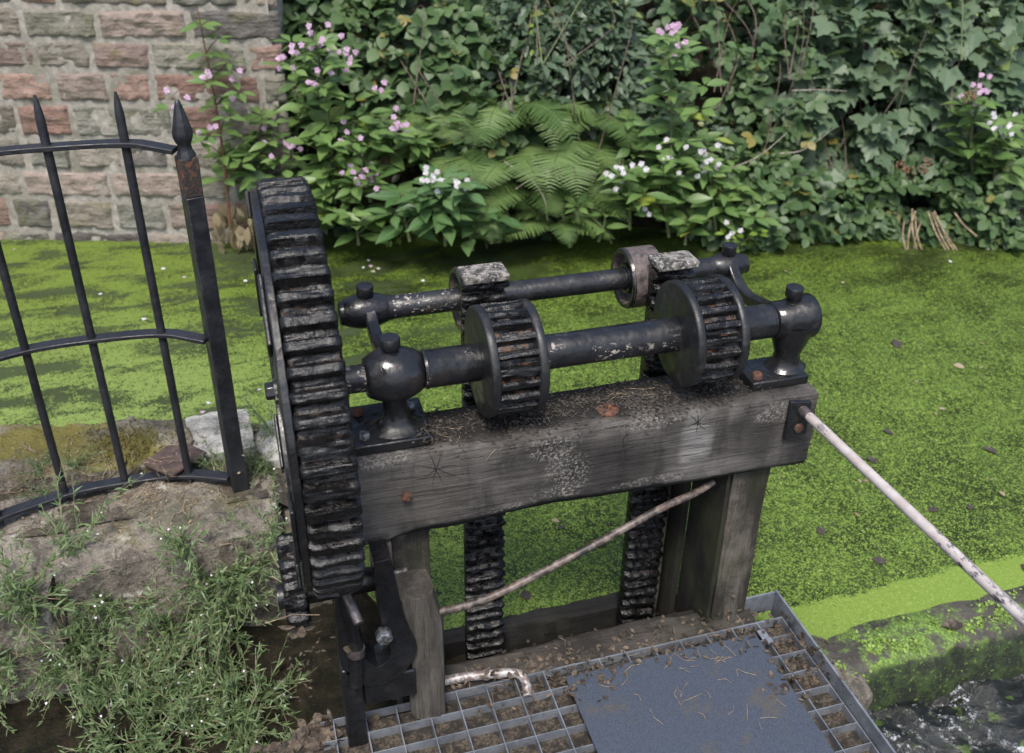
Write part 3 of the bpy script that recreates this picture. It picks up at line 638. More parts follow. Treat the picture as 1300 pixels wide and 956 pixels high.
# ------------------------------------------------------------------ curved rod, handrail
p_ = [on(538, 779, 1, -.05), on(575, 773, 1, -.05), on(625, 757, 1, -.045), on(700, 720, 1, -.035), on(770, 683, 1, -.02), on(840, 645, 1, .0), on(880, 627, 1, .02), on(905, 612, 1, .04)]
cr = thing('curved_rod', p_[0], 'bent rusty rod with peeling paint slanting from wooden block up under the beam', 'rod')
MB().tube(bend(p_, 6), .0098, 14, jit=.04).build('rod', 'rod', cr)
MB().tube([p_[0]+V((-.008, 0, .002)), p_[0]+V((.014, 0, -.001))], .0155, 12).build('collar', 'pin', cr)
h0 = V((-.058, -.012, -.036)); h1 = on(1300, 786, 2, -.047)
hr = thing('handrail', (-.06, 0, -.06), 'chipped pale pink handrail pole bolted to the right end of the timber beam', 'handrail')
d = (h1-h0).normalized(); pts = [h0+d*(.03+i*.12) for i in range(22)]
MB().tube(pts, .0122, 18).build('pole', 'pink', hr)
MB().tube([h0-d*.012, h0+d*.012, h0+d*.035], [.012, .0145, .011], 14).build('ferrule', 'pin', hr)
bp = MB().prism([(-.094, -.122), (-.034, -.112), (-.034, -.016), (-.094, -.006)], -.014, -.002); bp = bp.build('mounting_plate', 'iron', hr, .002)
hexbolt((-.06, -.014, -.088), -2, .0135, .006, 12).build('bolt', 'rust', bp, .002)

# ------------------------------------------------------------------ walkway
pl = log_x(-1.02, -.06, -.005, .10, -.80, DZ-.002, 7).build('timber_plank', 'plank', None, smooth=35); tag(pl, 'dirty dark plank edge between the posts, strewn with needles and crumbs', 'plank')
gr = thing('metal_grating', (-.5, -.8, DZ-.04), 'galvanised walkway grating with raised edge plate, filled with leaf litter', 'grating')
g = MB()
for i in range(17):
    x = .012-i*.080; g.box((x-.0015, -2.3, DZ-.030), (x+.0015, -.010, DZ-.001))
for i in range(38):
    y = -.012-i*.062; g.box((-1.30, y-.0012, DZ-.028), (.014, y+.0012, DZ+.0005))
g.build('grating_bars', 'galv', gr, smooth=0)
MB().box((.018, -2.3, DZ-.05), (.0245, .052, DZ+.045)).build('edge_plate', 'galv', gr, .001)
MB().box((-1.0, -.0085, DZ-.05), (.0175, -.004, DZ-.004)).build('end_bar', 'galv', gr, .0008)
MB().box((-.09, .046, DZ-.03), (.0175, .051, DZ+.042)).build('edge_plate', 'galv', gr, .0008)
c = on(969, 805, 2, DZ+.004)
cl = MB().box((c.x-.012, c.y-.016, DZ+.001), (c.x+.012, c.y+.016, DZ+.005)); cl.box((c.x-.006, c.y-.04, DZ+.001), (c.x+.010, c.y-.02, DZ+.012)); cl.build('clip', 'galv', gr, .001)
bm_ = MB().box((-.66, -2.2, DZ+.004), (-.098, -.052, DZ+.010)).build('blue_mat', 'mat', None, .001); tag(bm_, 'blue gritty anti-slip mat lying on the metal grating', 'mat')
bo = MB().box((-1.45, -2.4, -1.02), (.016, -.02, -.792)); bo.box((-1.35, -.02, -1.15), (-.0, .02, -.81)); bo = bo.build('walkway_base', 'mulch'); tag(bo, kind='structure')
pp = [on(540, 872, 2, DZ+.012), on(575, 862, 2, DZ+.02), on(610, 857, 2, DZ+.028), on(648, 854, 2, DZ+.03), on(662, 858, 2, DZ+.028), on(668, 868, 2, DZ+.02), on(670, 884, 2, DZ+.006)]
pz = MB().tube(bend(pp, 6), .0125, 14).build('bent_pipe', 'pipe'); tag(pz, 'bent grey pipe with flaking paint lying at the edge of the grating', 'pipe')

# ------------------------------------------------------------------ leaf batches
def leaf_tpl(prof, fold=.25, droop=.15, nseg=None):
    """prof: half widths from base to tip. Returns verts in (across, along, up), uv pairs, quads"""
    n = len(prof); vs = []; uv = []; fs = []
    for i, wd in enumerate(prof):
        t = i/(n-1)
        for s_ in (-1, 0, 1): vs.append((s_*wd, t, abs(s_)*wd*fold-droop*t*t)); uv.append((s_*(1 if wd > 0 else 0), t))
    for i in range(n-1):
        fs += [(i*3, i*3+1, i*3+4, i*3+3), (i*3+1, i*3+2, i*3+5, i*3+4)]
    return np.array(vs), np.array(uv), fs
T_LANCE = leaf_tpl([.006, .09, .15, .165, .13, .07, .004], .3, .18)
T_OVAL = leaf_tpl([.02, .24, .32, .25, .01], .22, .12)
T_NARROW = leaf_tpl([.01, .075, .085, .05, .002], .2, .2)
T_SMALL = leaf_tpl([.02, .26, .2, .01], .25, .15)
T_PETAL = leaf_tpl([.12, .42, .5, .3, .08], -.35, .3)
def lobed():
    out = []; lob = [(-2.3, .42), (-1.85, .42), (-1.25, .82), (-1.0, .74), (-.75, .60), (-.5, .74), (-.25, .74), (0, 1.0), (.25, .74), (.5, .74), (.75, .60), (1.0, .74), (1.25, .82), (1.85, .42), (2.3, .42)]
    vs = [(0, .12, 0)]; uv = [(0, .1)]
    for a, r in lob: vs.append((math.sin(a)*r*.68, .12+math.cos(a)*r*.88, abs(math.sin(a))*.05-.16*r*r*(.4+.6*abs(math.cos(a)))+.03*math.sin(a*5))); uv.append((math.sin(a)*r, .1+r*.8))
    return np.array(vs), np.array(uv), [(0, i, i+1) for i in range(1, len(lob))]
T_MAPLE = lobed()
def pinna():                                                               # one fern pinna with cut edges
    vs = []; uv = []; fs = []; n = 9
    for i in range(n):
        t = i/n; wd = .14*(1-t)**.8*(1 if i else .8)+.01; o = len(vs)
        for s_ in (-1, 1):
            vs += [(0, t, -.1*t*t), (s_*wd, t+.08, .02-.12*t*t), (s_*wd*.75, t+.125, .01-.12*t*t), (0, t+1/n, -.1*(t+1/n)**2)]; uv += [(0, t), (s_, t), (s_, t), (0, t)]
        fs += [(o, o+1, o+2, o+3), (o+4, o+5, o+6, o+7)]
    return np.array(vs), np.array(uv), fs
T_PINNA = pinna()
class Leaves:
    def __init__(s): s.v = []; s.lv = []; s.f = []; s.o = 0
    def add(s, tpl, p, d, up, L, W=None, r=None):
        tv, uv, fs = tpl; d = np.array(d, float); d /= np.linalg.norm(d)+1e-9; up = np.array(up, float)
        x = np.cross(d, up); x /= np.linalg.norm(x)+1e-9; z = np.cross(x, d); W = W or L
        s.v.append(np.array(p)+tv[:, :1]*x*W+tv[:, 1:2]*d*L+tv[:, 2:]*z*L)
        r = random.random() if r is None else r
        s.lv.append(np.column_stack([uv, np.full(len(uv), r)])); s.f.append((fs, s.o)); s.o += len(tv)
    def build(s, name, m, parent=None, loc=None):
        if not s.v: return None
        vs = np.concatenate(s.v); lv = np.concatenate(s.lv); faces = [tuple(i+o for i in f) for fs, o in s.f for f in fs]
        me = bpy.data.meshes.new(name); me.from_pydata(vs.tolist(), [], faces)
        a = me.attributes.new('lv', 'FLOAT_VECTOR', 'POINT'); a.data.foreach_set('vector', lv.astype(np.float32).ravel())
        me.materials.append(M[m]); me.polygons.foreach_set('use_smooth', [True]*len(me.polygons))
        o = bpy.data.objects.new(name, me); COL.objects.link(o)
        if parent is not None: o.parent = parent; o.location = -root_loc(parent)
        return o
def rv(s=1.0): return V((random.gauss(0, s), random.gauss(0, s), random.gauss(0, s)))
TOCAM = -FH                                                                # level direction from the bank back to the camera

def rock(name, c, size, mat, label, seed, rotz=0.0, roundness=.35, amp=.03, n=22, sc=3.0, flat=1.0, cat='stone block', group=None):
    if name != 'weir_stone': c = CAM+(V(c)-CAM)*1.062; size = tuple(q*1.062 for q in size)
    vs = {}; order = []; fs = []
    def idx(p):
        k = tuple(round(q, 5) for q in p)
        if k not in vs: vs[k] = len(order); order.append(V(p))
        return vs[k]
    L_ = [i/n*2-1 for i in range(n+1)]
    for ax in range(3):
        for sg in (-1, 1):
            for i in range(n):
                for j in range(n):
                    q = []
                    for (a, b) in ((i, j), (i+1, j), (i+1, j+1), (i, j+1)):
                        p = [0, 0, 0]; p[ax] = sg; p[(ax+1) % 3] = L_[a]; p[(ax+2) % 3] = L_[b]; q.append(idx(p))
                    fs.append(tuple(q))
    R = Matrix.Rotation(rotz, 3, 'Z'); out = []
    for p in order:
        q = p.lerp(p.normalized()*1.18, roundness); dirn = q.normalized(); w_ = V((q.x*size[0], q.y*size[1], q.z*size[2]))
        e = amp*(fbm(w_+V((seed, 0, 0)), sc, 5)+.35*fbm(w_+V((0, seed, 0)), sc*6, 4))
        w_ += V((dirn.x, dirn.y, dirn.z*flat))*e; out.append(R @ w_+V(c))
    m = MB(); m.add(out, fs); o = m.build(name, mat, None, smooth=70); tag(o, label, cat, group); return o

# ------------------------------------------------------------------ water, ground, weir
def sheet(name, pts, z, m, kind='structure'):
    mb = MB(); mb.add([(x, y, z) for x, y in pts], [tuple(range(len(pts)))]); o = mb.build(name, m, None, smooth=0); tag(o, kind=kind); return o
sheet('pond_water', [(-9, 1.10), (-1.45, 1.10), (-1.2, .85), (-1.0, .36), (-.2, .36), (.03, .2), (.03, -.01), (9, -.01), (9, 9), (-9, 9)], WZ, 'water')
sw = MB(); n1, n2 = 130, 90; vs = []
for i in range(n1+1):
    for j in range(n2+1):
        x = -.2+7*(i/n1)**1.7; y = -.10-4*(j/n2)**1.7; a = math.exp(-((y+.25)/.5)**2)
        vs.append((x, y, -1.085+a*(.030*fbm((x, y*.7, 1), 7, 5)+.012*fbm((x, y, 3), 24, 4))))
sw.add(vs, [(i*(n2+1)+j, (i+1)*(n2+1)+j, (i+1)*(n2+1)+j+1, i*(n2+1)+j+1) for i in range(n1) for j in range(n2)]); tag(sw.build('stream_water', 'stream', None, smooth=70), kind='structure')
sheet('ground', [(-150, -150), (150, -150), (150, 150), (-150, 150)], -1.6, 'soil')
gb = MB(); n = 40; vs = []
for i in range(n+1):
    for j in range(n+1):
        x = -6+5.2*i/n; y = -4+4.75*j/n; vs.append((x, y, -.98+.03*fbm((x, y, 0), 3, 5)))
gb.add(vs, [(i*(n+1)+j, (i+1)*(n+1)+j, (i+1)*(n+1)+j+1, i*(n+1)+j+1) for i in range(n) for j in range(n)]); go = gb.build('bank_ground', 'soil'); tag(go, kind='structure')
wr = MB(); n = 70; vs = []
pr = [(.10, -1.02), (.06, -.96), (.045, -.948), (-.02, -.944), (-.075, -.946), (-.10, -.952), (-.125, -.985), (-.15, -1.05), (-.17, -1.15), (-.17, -1.5)]
for i in range(n+1):
    x = .03+6*(i/n)**1.6
    for (y, z) in pr: vs.append((x, y+.012*fbm((x, y*3, z*3), 6, 4)+(.02 if z < -.96 else 0)*fbm((x, z, 5), 16, 4), z+.006*fbm((x, y, 8), 9, 4)))
k = len(pr); wr.add(vs, [(i*k+j, i*k+j+1, (i+1)*k+j+1, (i+1)*k+j) for i in range(n) for j in range(k-1)]); wo = wr.build('weir_ledge', 'algae', None, smooth=60)
tag(wo, 'low concrete weir ledge with mossy face and duckweed on its top', 'weir')
rock('weir_stone', (.10, -.17, -.99), (.11, .08, .10), 'rock', 'rounded pale stone at the foot of the edge plate beside the weir', 4.4, .3, .55, .02, 14)

# far bank terrain behind the water; unseen upper slope shaped to block low sky
DW = lambda px: float(np.interp(px, [-200, 0, 250, 360, 500, 700, 900, 1100, 1300, 1500], [4.92, 4.92, 4.90, 4.83, 4.79, 4.77, 5.0, 5.26, 5.19, 5.2]))
def A(u, D, z): 
    q = CAM+rt*u+FH*D; return V((q.x, q.y, z))
bk = MB(); vs = []; us = np.linspace(-8, 9, 70); prof = [(0.28, -1.2), (.32, -.93), (.5, -.6), (.85, -.25), (1.15, .1), (1.45, .42), (1.9, .9), (2.6, 1.8), (4, 3.2), (8, 5.5), (20, 7), (60, 8)]
for u in us:
    pxa = 650+u/5.2*F*.93; D0 = DW(pxa)+(.28 if u < -1.5 else 0)
    for (dD, z) in prof: vs.append(A(u, D0+dD+.06*fbm((u, z, dD), 1.8, 4)*(1 if dD < 5 else 0), z+.04*fbm((u, dD, 2), 3, 3)))
k = len(prof); bk.add(vs, [(i*k+j, i*k+j+1, (i+1)*k+j+1, (i+1)*k+j) for i in range(len(us)-1) for j in range(k-1)]); bo_ = bk.build('far_bank', 'soil', None, smooth=60); tag(bo_, kind='structure')

# ------------------------------------------------------------------ stone wall
def stone_wall():
    t = thing('stone_wall', A(-2.6, 4.95, WZ), 'coursed pink and grey sandstone wall with pale mortar across the green water', 'stone wall')
    vs = []; fs = []; cols = []; u0, u1 = -5.4, -1.22; z = -1.06; row = 0; palette = [(.23, .145, .12), (.26, .175, .145), (.22, .165, .145), (.26, .21, .18), (.15, .135, .12), (.20, .19, .155), (.13, .12, .11), (.24, .215, .18), (.17, .165, .14), (.20, .175, .145), (.115, .10, .095)]
    hs = [.17, .19, .165, .175, .185, .165, .155, .16, .17, .165, .18, .17]
    for h in hs:
        u = u0+random.random()*.2
        while u < u1:
            wd = random.choice([random.uniform(.2, .3), random.uniform(.3, .58)]); wd = min(wd, u1-u+.05)
            nu, nz_ = max(6, int(wd/.018)), 10; o = len(vs); c = random.choice(palette); f_ = random.uniform(.75, 1.2); c = tuple(q*f_ for q in c)
            gp = .006; x0, x1, z0, z1 = u+gp+random.uniform(-.004, .008), u+wd-gp, z+gp+random.uniform(-.003, .006), z+h-gp+random.uniform(-.006, .003); pro = random.uniform(.001, .010); sk = random.uniform(-.012, .012)
            for i in range(nu+1):
                for j in range(nz_+1):
                    a, b = i/nu, j/nz_; e = min(a*(x1-x0), (1-a)*(x1-x0), b*(z1-z0), (1-b)*(z1-z0)); k_ = min(1, e/.012)
                    uu = x0+(x1-x0)*a; zz = z0+(z1-z0)*b+sk*(a-.5)
                    ed = 1-k_; uu += ed*.007*fbm((uu, zz, 1), 20, 3); zz += ed*.007*fbm((uu, zz, 6), 20, 3)
                    D = 4.930+.016*(1-k_**.5)-pro*k_-.013*k_*fbm((uu, zz, row), 10, 6)-.008*fbm((uu, zz, 4), 26, 3); vs.append(A(uu, D, zz)); cols += [*c, 1]
            fs += [(o+i*(nz_+1)+j, o+(i+1)*(nz_+1)+j, o+(i+1)*(nz_+1)+j+1, o+i*(nz_+1)+j+1) for i in range(nu) for j in range(nz_)]
            u += wd
        z += h; row += 1
    m = MB(); m.add(vs, fs); o = m.build('stonework', 'wallstone', t, smooth=70)
    a = o.data.attributes.new('sc', 'FLOAT_COLOR', 'POINT'); a.data.foreach_set('color', cols)
    mm = MB(); n1, n2 = 90, 44; g_ = []
    for i in range(n1+1):
        for j in range(n2+1):
            uu = u0+(u1-u0)*i/n1; zz = -1.1+(z+.05+1.1)*j/n2; g_.append(A(uu, 4.934-.010*fbm((uu, zz, 0), 11, 4), zz))
    o_ = len(g_); fcs = [(i*(n2+1)+j, (i+1)*(n2+1)+j, (i+1)*(n2+1)+j+1, i*(n2+1)+j+1) for i in range(n1) for j in range(n2)]
    mm.add(g_, fcs); zt = z+.05
    mm.add([A(u0, 4.96, -1.1), A(u1, 4.96, -1.1), A(u1, 4.96, zt), A(u0, 4.96, zt), A(u0, 5.25, -1.1), A(u1, 5.25, -1.1), A(u1, 5.25, zt), A(u0, 5.25, zt)], [(0, 4, 5, 1), (3, 2, 6, 7), (4, 7, 6, 5), (1, 5, 6, 2), (0, 3, 7, 4)])
    mm.build('mortar', 'mortar', t, smooth=60)
stone_wall()

# ------------------------------------------------------------------ near stones under the fence
rock('stone_block', (-1.635, .615, -.865), (.30, .20, .375), 'rock', 'big rounded front stone under the fence with weeds over its face', 1.3, .10, .13, .028, 34, 3.2)
rock('stone_block', (-2.21, .62, -.865), (.33, .25, .37), 'rock', 'large earth-stained stone at the left edge under the curved fence rail', 5.7, -.1, .14, .028, 30, 3.2)
rock('coping_stone', (-1.99, .93, -.66), (.26, .15, .22), 'rockmoss', 'long coping stone at the pond edge covered with dry needles and moss', 8.1, -.08, .2, .03, 26, 4)
rock('coping_stone', (-1.665, .90, -.63), (.105, .125, .19), 'rockmoss', 'squarish coping stone with yellow moss beside the pale cut stone', 3.3, .1, .2, .02, 22, 5)
rock('coping_stone', (-1.475, .90, -.645), (.10, .115, .19), 'palerock', 'pale cut coping stone behind the rusty diamond plate', 9.9, .05, .1, .009, 22, 4)
rock('coping_stone', (-1.26, .86, -.68), (.12, .11, .20), 'palerock', 'pale coping stone between the fence post and the cog wheel', 2.2, .1, .22, .014, 20, 4)
rock('stone_block', (-1.25, .66, -.80), (.08, .18, .25), 'rock', 'shadowed stone close behind the big cog wheel', 6.6, 0, .3, .04, 20, 3)
sb = MB(); n = 30; vs = []
for i in range(n+1):
    for j in range(n+1):
        x = -2.85+1.60*i/n; y = .72+.40*j/n; vs.append((x, y, -.598+.012*fbm((x, y, 0), 6, 5)-max(0, x+1.36)*.9))
sb.add(vs, [(i*(n+1)+j, (i+1)*(n+1)+j, (i+1)*(n+1)+j+1, i*(n+1)+j+1) for i in range(n) for j in range(n)]); so_ = sb.build('stone_top_soil', 'topsoil'); tag(so_, kind='structure')
q = on(222, 582, 2, -.545); rp = MB(); rp.prism([(q.x-.098, q.y-.005), (q.x-.008, q.y-.10), (q.x+.096, q.y-.002), (q.x+.01, q.y+.095)], q.z, q.z+.008, 'XY')
rp = rp.build('rusty_plate', 'rustplate', None, .0015); tag(rp, 'diamond-laid rusty steel plate with a bolt hole on the stones behind the fence', 'steel plate')
MB().lathe([(.0082, .0), (.0086, .009), (.0082, .0095)], (q.x+.004, q.y+.012, q.z), 2, 16).build('bolt_hole', 'crud', rp)

# ------------------------------------------------------------------ fence
PX, PY = -1.438, .80
fn = thing('iron_fence', (PX, PY, -.60), 'curved black iron railing with pointed bars and a spear-topped end post', 'fence')
pm = MB(); s_ = .0235
R45 = Matrix.Rotation(math.radians(18), 3, 'Z')
def sq(z, r): return [V((PX, PY, z))+R45 @ V((a*r, b*r, 0)) for a, b in ((-1, -1), (1, -1), (1, 1), (-1, 1))]
def stack(levels, n=4, ringf=sq):
    m = MB(); vs = [p for z, r in levels for p in ringf(z, r)]; k = len(levels)
    m.add(vs, [(i*n+j, i*n+(j+1) % n, (i+1)*n+(j+1) % n, (i+1)*n+j) for i in range(k-1) for j in range(n)]+[tuple(reversed(range(n))), tuple(range((k-1)*n, k*n))]); return m
post = stack([(-.75, s_), (.355, s_)]).build('post', 'fence', fn, .003)
stack([(.355, s_*.97), (.38, s_*1.0), (.45, s_*1.02), (.46, s_*.98)]).build('rust_band', 'rustband', post, .003)
def rnd(z, r): return [V((PX+math.cos(2*PI*j/8+.3)*r, PY+math.sin(2*PI*j/8+.3)*r, z)) for j in range(8)]
stack([(.456, .026), (.464, .0255), (.474, .020), (.486, .0175), (.493, .018), (.502, .0225), (.513, .026), (.524, .0262), (.548, .0205), (.573, .0145), (.592, .0095), (.602, .006), (.606, .002)], 8, rnd).build('finial', 'fence', post, smooth=35)
plan = bend([(-1.462, .798), (-1.60, .852), (-1.767, .863), (-1.905, .855), (-2.02, .82), (-2.11, .785), (-2.35, .66), (-2.6, .46)], 8)
def rail(z, hw, hh, nm):
    m = MB(); vs = []
    for i, q in enumerate(plan):
        tg = (plan[min(i+1, len(plan)-1)]-plan[max(0, i-1)]).normalized(); nn = V((-tg.y, tg.x, 0))
        zz = z-.012*max(0, 1-i/5)*(1 if z > -.2 else 0)
        for (a, b) in ((-1, -1), (1, -1), (1, 1), (-1, 1)): vs.append((q.x+nn.x*hw*a, q.y+nn.y*hw*a, zz+hh*b))
    k = len(plan); m.add(vs, [(i*4+j, i*4+(j+1) % 4, (i+1)*4+(j+1) % 4, (i+1)*4+j) for i in range(k-1) for j in range(4)]+[(0, 1, 2, 3), tuple(range((k-1)*4, k*4))])
    return m.build('rail', 'fence', fn, .002)
rail(-.562, .019, .006, 'rail'); rail(-.064, .019, .006, 'rail'); rail(.490, .019, .0065, 'rail')
def near_plan(px, py, z):                                                  # where on the plan curve a bar stands
    t = on(px, py, 2, z); return min(plan, key=lambda q: (q.x-t.x)**2)
for (px, py) in ((205, 422), (115, 433), (30, 445), (-58, 468), (-150, 500)):
    q = near_plan(px, py, -.064); m = MB(); vs = []
    Lv = [(-.59, .0115), (.553, .0115), (.568, .0112), (.593, .0085), (.622, .003)]
    for (z, r) in Lv:
        for j in range(12): vs.append((q.x+math.cos(2*PI*j/12)*r, q.y+math.sin(2*PI*j/12)*r, z))
    m.add(vs, [(i*12+j, i*12+(j+1) % 12, (i+1)*12+(j+1) % 12, (i+1)*12+j) for i in range(len(Lv)-1) for j in range(12)]+[tuple(reversed(range(12))), tuple(range(48, 60))])
    m.build('bar', 'fence', fn, smooth=40)

# ------------------------------------------------------------------ bank vegetation
def bush(name, label, cat, mat, tpl, cx, cy, rx, ry, n, L, dback=0.0, tri=False, thick=.28, W=None, stems=5, group=None, stemmat='twig', wig=.35, downr=.35):
    """leaves through a mound whose visible face spans rx, ry pixels round (cx, cy)"""
    D0 = DW(cx)+np.interp(cy, [-150, 0, 310], [1.15, .80, .05])+dback; c = at(cx, cy, D0); ppm = F/(c-CAM).length; ru, rz = rx/ppm, ry/ppm/.9
    base = at(cx, min(cy+ry, 312), DW(cx)+.12); t = thing(name, base, label, cat, group); lb = Leaves()
    for _ in range(n):
        while True:
            a, b, e = random.uniform(-1, 1), random.uniform(-1, 1), random.uniform(-1, 1)
            if a*a+b*b+e*e < 1: break
        r_ = math.sqrt(a*a+b*b+e*e); k_ = r_**.35/max(r_, .05)*r_**.0
        sc_ = (r_**.45)/max(r_, 1e-3); a, b, e = a*sc_, b*sc_, e*sc_
        p = c+rt*a*ru+V((0, 0, 1))*b*rz-FH*e*thick
        slope = (p.z+.95)*.42; p += FH*(slope-(c.z+.95)*.42)
        p += rv(.02)
        if fbm((p.x, p.y*.5, p.z), 4.5, 3) < -.22: continue
        if p.z < WZ+.03: p.z = WZ+.03+random.random()*.1
        out = (rt*a*.7+V((0, 0, 1))*(b*.5+.1)+TOCAM*(.5+e*.5)).normalized()
        dirn = (out*1.0+rv(.45)+V((0, 0, -downr))).normalized(); up = (V((0, 0, 1))*.85+TOCAM*.55+rv(wig)).normalized(); l_ = L*random.uniform(.5, 1.3)
        if tri:
            sd_ = dirn.cross(up).normalized(); r0 = random.random()
            lb.add(tpl, p+dirn*l_*.25, dirn, up, l_, (W or 1)*l_, r0)
            for s2 in (-1, 1): lb.add(tpl, p+dirn*l_*.12, dirn*.35+sd_*s2, up, l_*.82, (W or 1)*l_*.82, min(1, max(0, r0+random.uniform(-.1, .1))))
        else: lb.add(tpl, p, dirn, up, l_, (W or 1)*l_)
    lb.build('foliage', mat, t)
    sb_ = MB()
    for _ in range(stems):
        e_ = c+rt*random.uniform(-.8, .8)*ru+V((0, 0, 1))*random.uniform(-.2, .9)*rz-FH*random.uniform(-.2, .9)*thick; b_ = base+rt*random.uniform(-.5, .5)*ru*.5+V((0, 0, -.05))
        mid = b_.lerp(e_, .55)+rv(.10)+V((0, 0, .12)); sb_.tube(bend([b_, mid, e_], 5), [.0032*(1-i/14) for i in range(11)], 6)
    if stems: sb_.build('stem', stemmat, t)
    return t

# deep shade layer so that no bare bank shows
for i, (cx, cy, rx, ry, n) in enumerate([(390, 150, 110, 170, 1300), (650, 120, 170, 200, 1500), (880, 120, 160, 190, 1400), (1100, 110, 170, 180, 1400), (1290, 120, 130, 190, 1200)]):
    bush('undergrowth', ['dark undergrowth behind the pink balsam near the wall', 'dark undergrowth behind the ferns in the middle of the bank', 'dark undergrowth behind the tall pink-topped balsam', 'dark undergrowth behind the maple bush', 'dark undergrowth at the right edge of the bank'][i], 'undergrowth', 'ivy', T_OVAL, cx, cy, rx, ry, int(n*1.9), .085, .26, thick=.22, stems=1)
# bramble
for (cx, cy, rx, ry, n, L, lb_) in [(520, 45, 95, 75, 420, .062, 'bramble thicket with three-part leaves hanging right of the wall top'), (378, 45, 42, 75, 230, .060, 'bramble bush against the wall corner above the pink flowers'), (600, 130, 70, 75, 280, .058, 'bramble spray between the pink balsam and the ferns'),
                              (1040, 235, 95, 60, 420, .055, 'low bramble mound under the maple at the water edge'), (950, 250, 60, 50, 220, .055, 'low dark bramble between the white balsam and the maple'), (352, 110, 26, 60, 110, .058, 'bramble strand hanging over the end of the stone wall'), (348, 215, 28, 55, 100, .055, 'bramble low against the end of the stone wall behind the cog wheel'), (1180, 250, 70, 45, 260, .052, 'bramble with brown seed heads over the dry grass'), (975, 120, 50, 90, 200, .052, 'dark bramble in the hollow left of the maple'), (1270, 260, 60, 55, 220, .05, 'bramble at the right edge by the water'), (910, 45, 70, 60, 180, .052, 'thin bramble at the top among brown stems')]:
    bush('bramble_bush', lb_, 'bramble', 'bramble', T_OVAL, cx, cy, rx, ry, int(n*1.6), L*1.4, -.12, True, .22, 1.15, 2)
# grey-green shrubs
for (cx, cy, rx, ry, n, L, lb_) in [(650, 60, 95, 70, 1000, .058, 'grey-green shrub above the ferns'), (745, 90, 75, 90, 1000, .055, 'grey-green shrub left of the tall balsam'), (700, 20, 110, 50, 700, .055, 'grey-green leafy spray at the top of the picture'), (865, 215, 55, 70, 460, .05, 'small-leaved shrub behind the white balsam flowers'), (1275, 205, 40, 70, 420, .055, 'grey-green shrub at the right edge'), (1010, 40, 60, 50, 380, .052, 'small-leaved shrub at the top left of the maple')]:
    bush('leafy_shrub', lb_, 'shrub', 'grey', T_LANCE, cx, cy, rx, ry, int(n*1.5), L*1.25, -.02, False, .22, 1.5, 3, downr=.2)
for (cx, cy, rx, ry, n, lb_) in [(690, 40, 22, 28, 60, 'yellow-green sprig at the top beside the grey shrub'), (1225, 35, 40, 30, 130, 'yellow-green sprig above the maple'), (500, 275, 16, 24, 45, 'yellow-green sprig hanging over the water'), (1205, 215, 35, 30, 80, 'yellow-green leaves right of the maple foot')]:
    bush('leafy_sprig', lb_, 'sprig', 'lime', T_SMALL, cx, cy, rx, ry, n, .042, -.12, False, .1, 1.1, 2, stemmat='stem')
# maple
for (cx, cy, rx, ry, n, lb_) in [(1105, 95, 125, 115, 520, 'blue-green maple bush with lobed leaves'), (1215, 55, 80, 70, 240, 'upper right spray of lobed maple leaves'), (1070, 150, 60, 55, 150, 'drooping lower left branch of maple leaves')]:
    bush('maple_bush', lb_, 'maple', 'maple', T_MAPLE, cx, cy, rx, ry, int(n*2.2), .132, -.16, False, .26, 1.05, 3, wig=.22, downr=.45)

# ferns
def fern(px, py, n, L, label, dback=-.1, spread=PI*1.1, az0=0.0):
    base = at(px, py, DW(px)+np.interp(py, [0, 310], [.8, .05])+dback); t = thing('fern', base, label, 'fern', 'ferns on the far bank'); st = MB()
    for i in range(n):
        az = az0-spread/2+spread*(i+.5)/n+random.uniform(-.5, .5); h = rt*math.sin(az)+TOCAM*math.cos(az); l_ = L*random.uniform(.75, 1.15); rise = random.uniform(.25, 1.25); pts = []
        for k in range(15):
            s = k/14; pts.append(base+h*(l_*(s*.95))+V((0, 0, 1))*l_*(rise*s-1.05*rise*s*s*1.1))
        lb = Leaves(); r0 = random.random()
        for k in range(2, 30):
            s = k/30; f_ = s*14; a = int(f_); p = pts[a].lerp(pts[min(a+1, 14)], f_-a); tg = (pts[min(a+1, 14)]-pts[a]).normalized(); sd_ = tg.cross(V((0, 0, 1))).normalized(); up = sd_.cross(tg)
            pl_ = l_*.27*math.sin(PI*min(1, .16+s*.84))**.8*(1 if s < .9 else .75)+.008
            for s2 in (-1, 1): lb.add(T_PINNA, p, sd_*s2+tg*.35+rv(.04), up+rv(.05), pl_, pl_*.72, min(1, max(0, r0+random.uniform(-.15, .15))))
        lb.build('frond', 'fern', t); st.tube(pts, [.0035*(1-k/16) for k in range(15)], 5)
    st.build('stalk', 'stem', t)
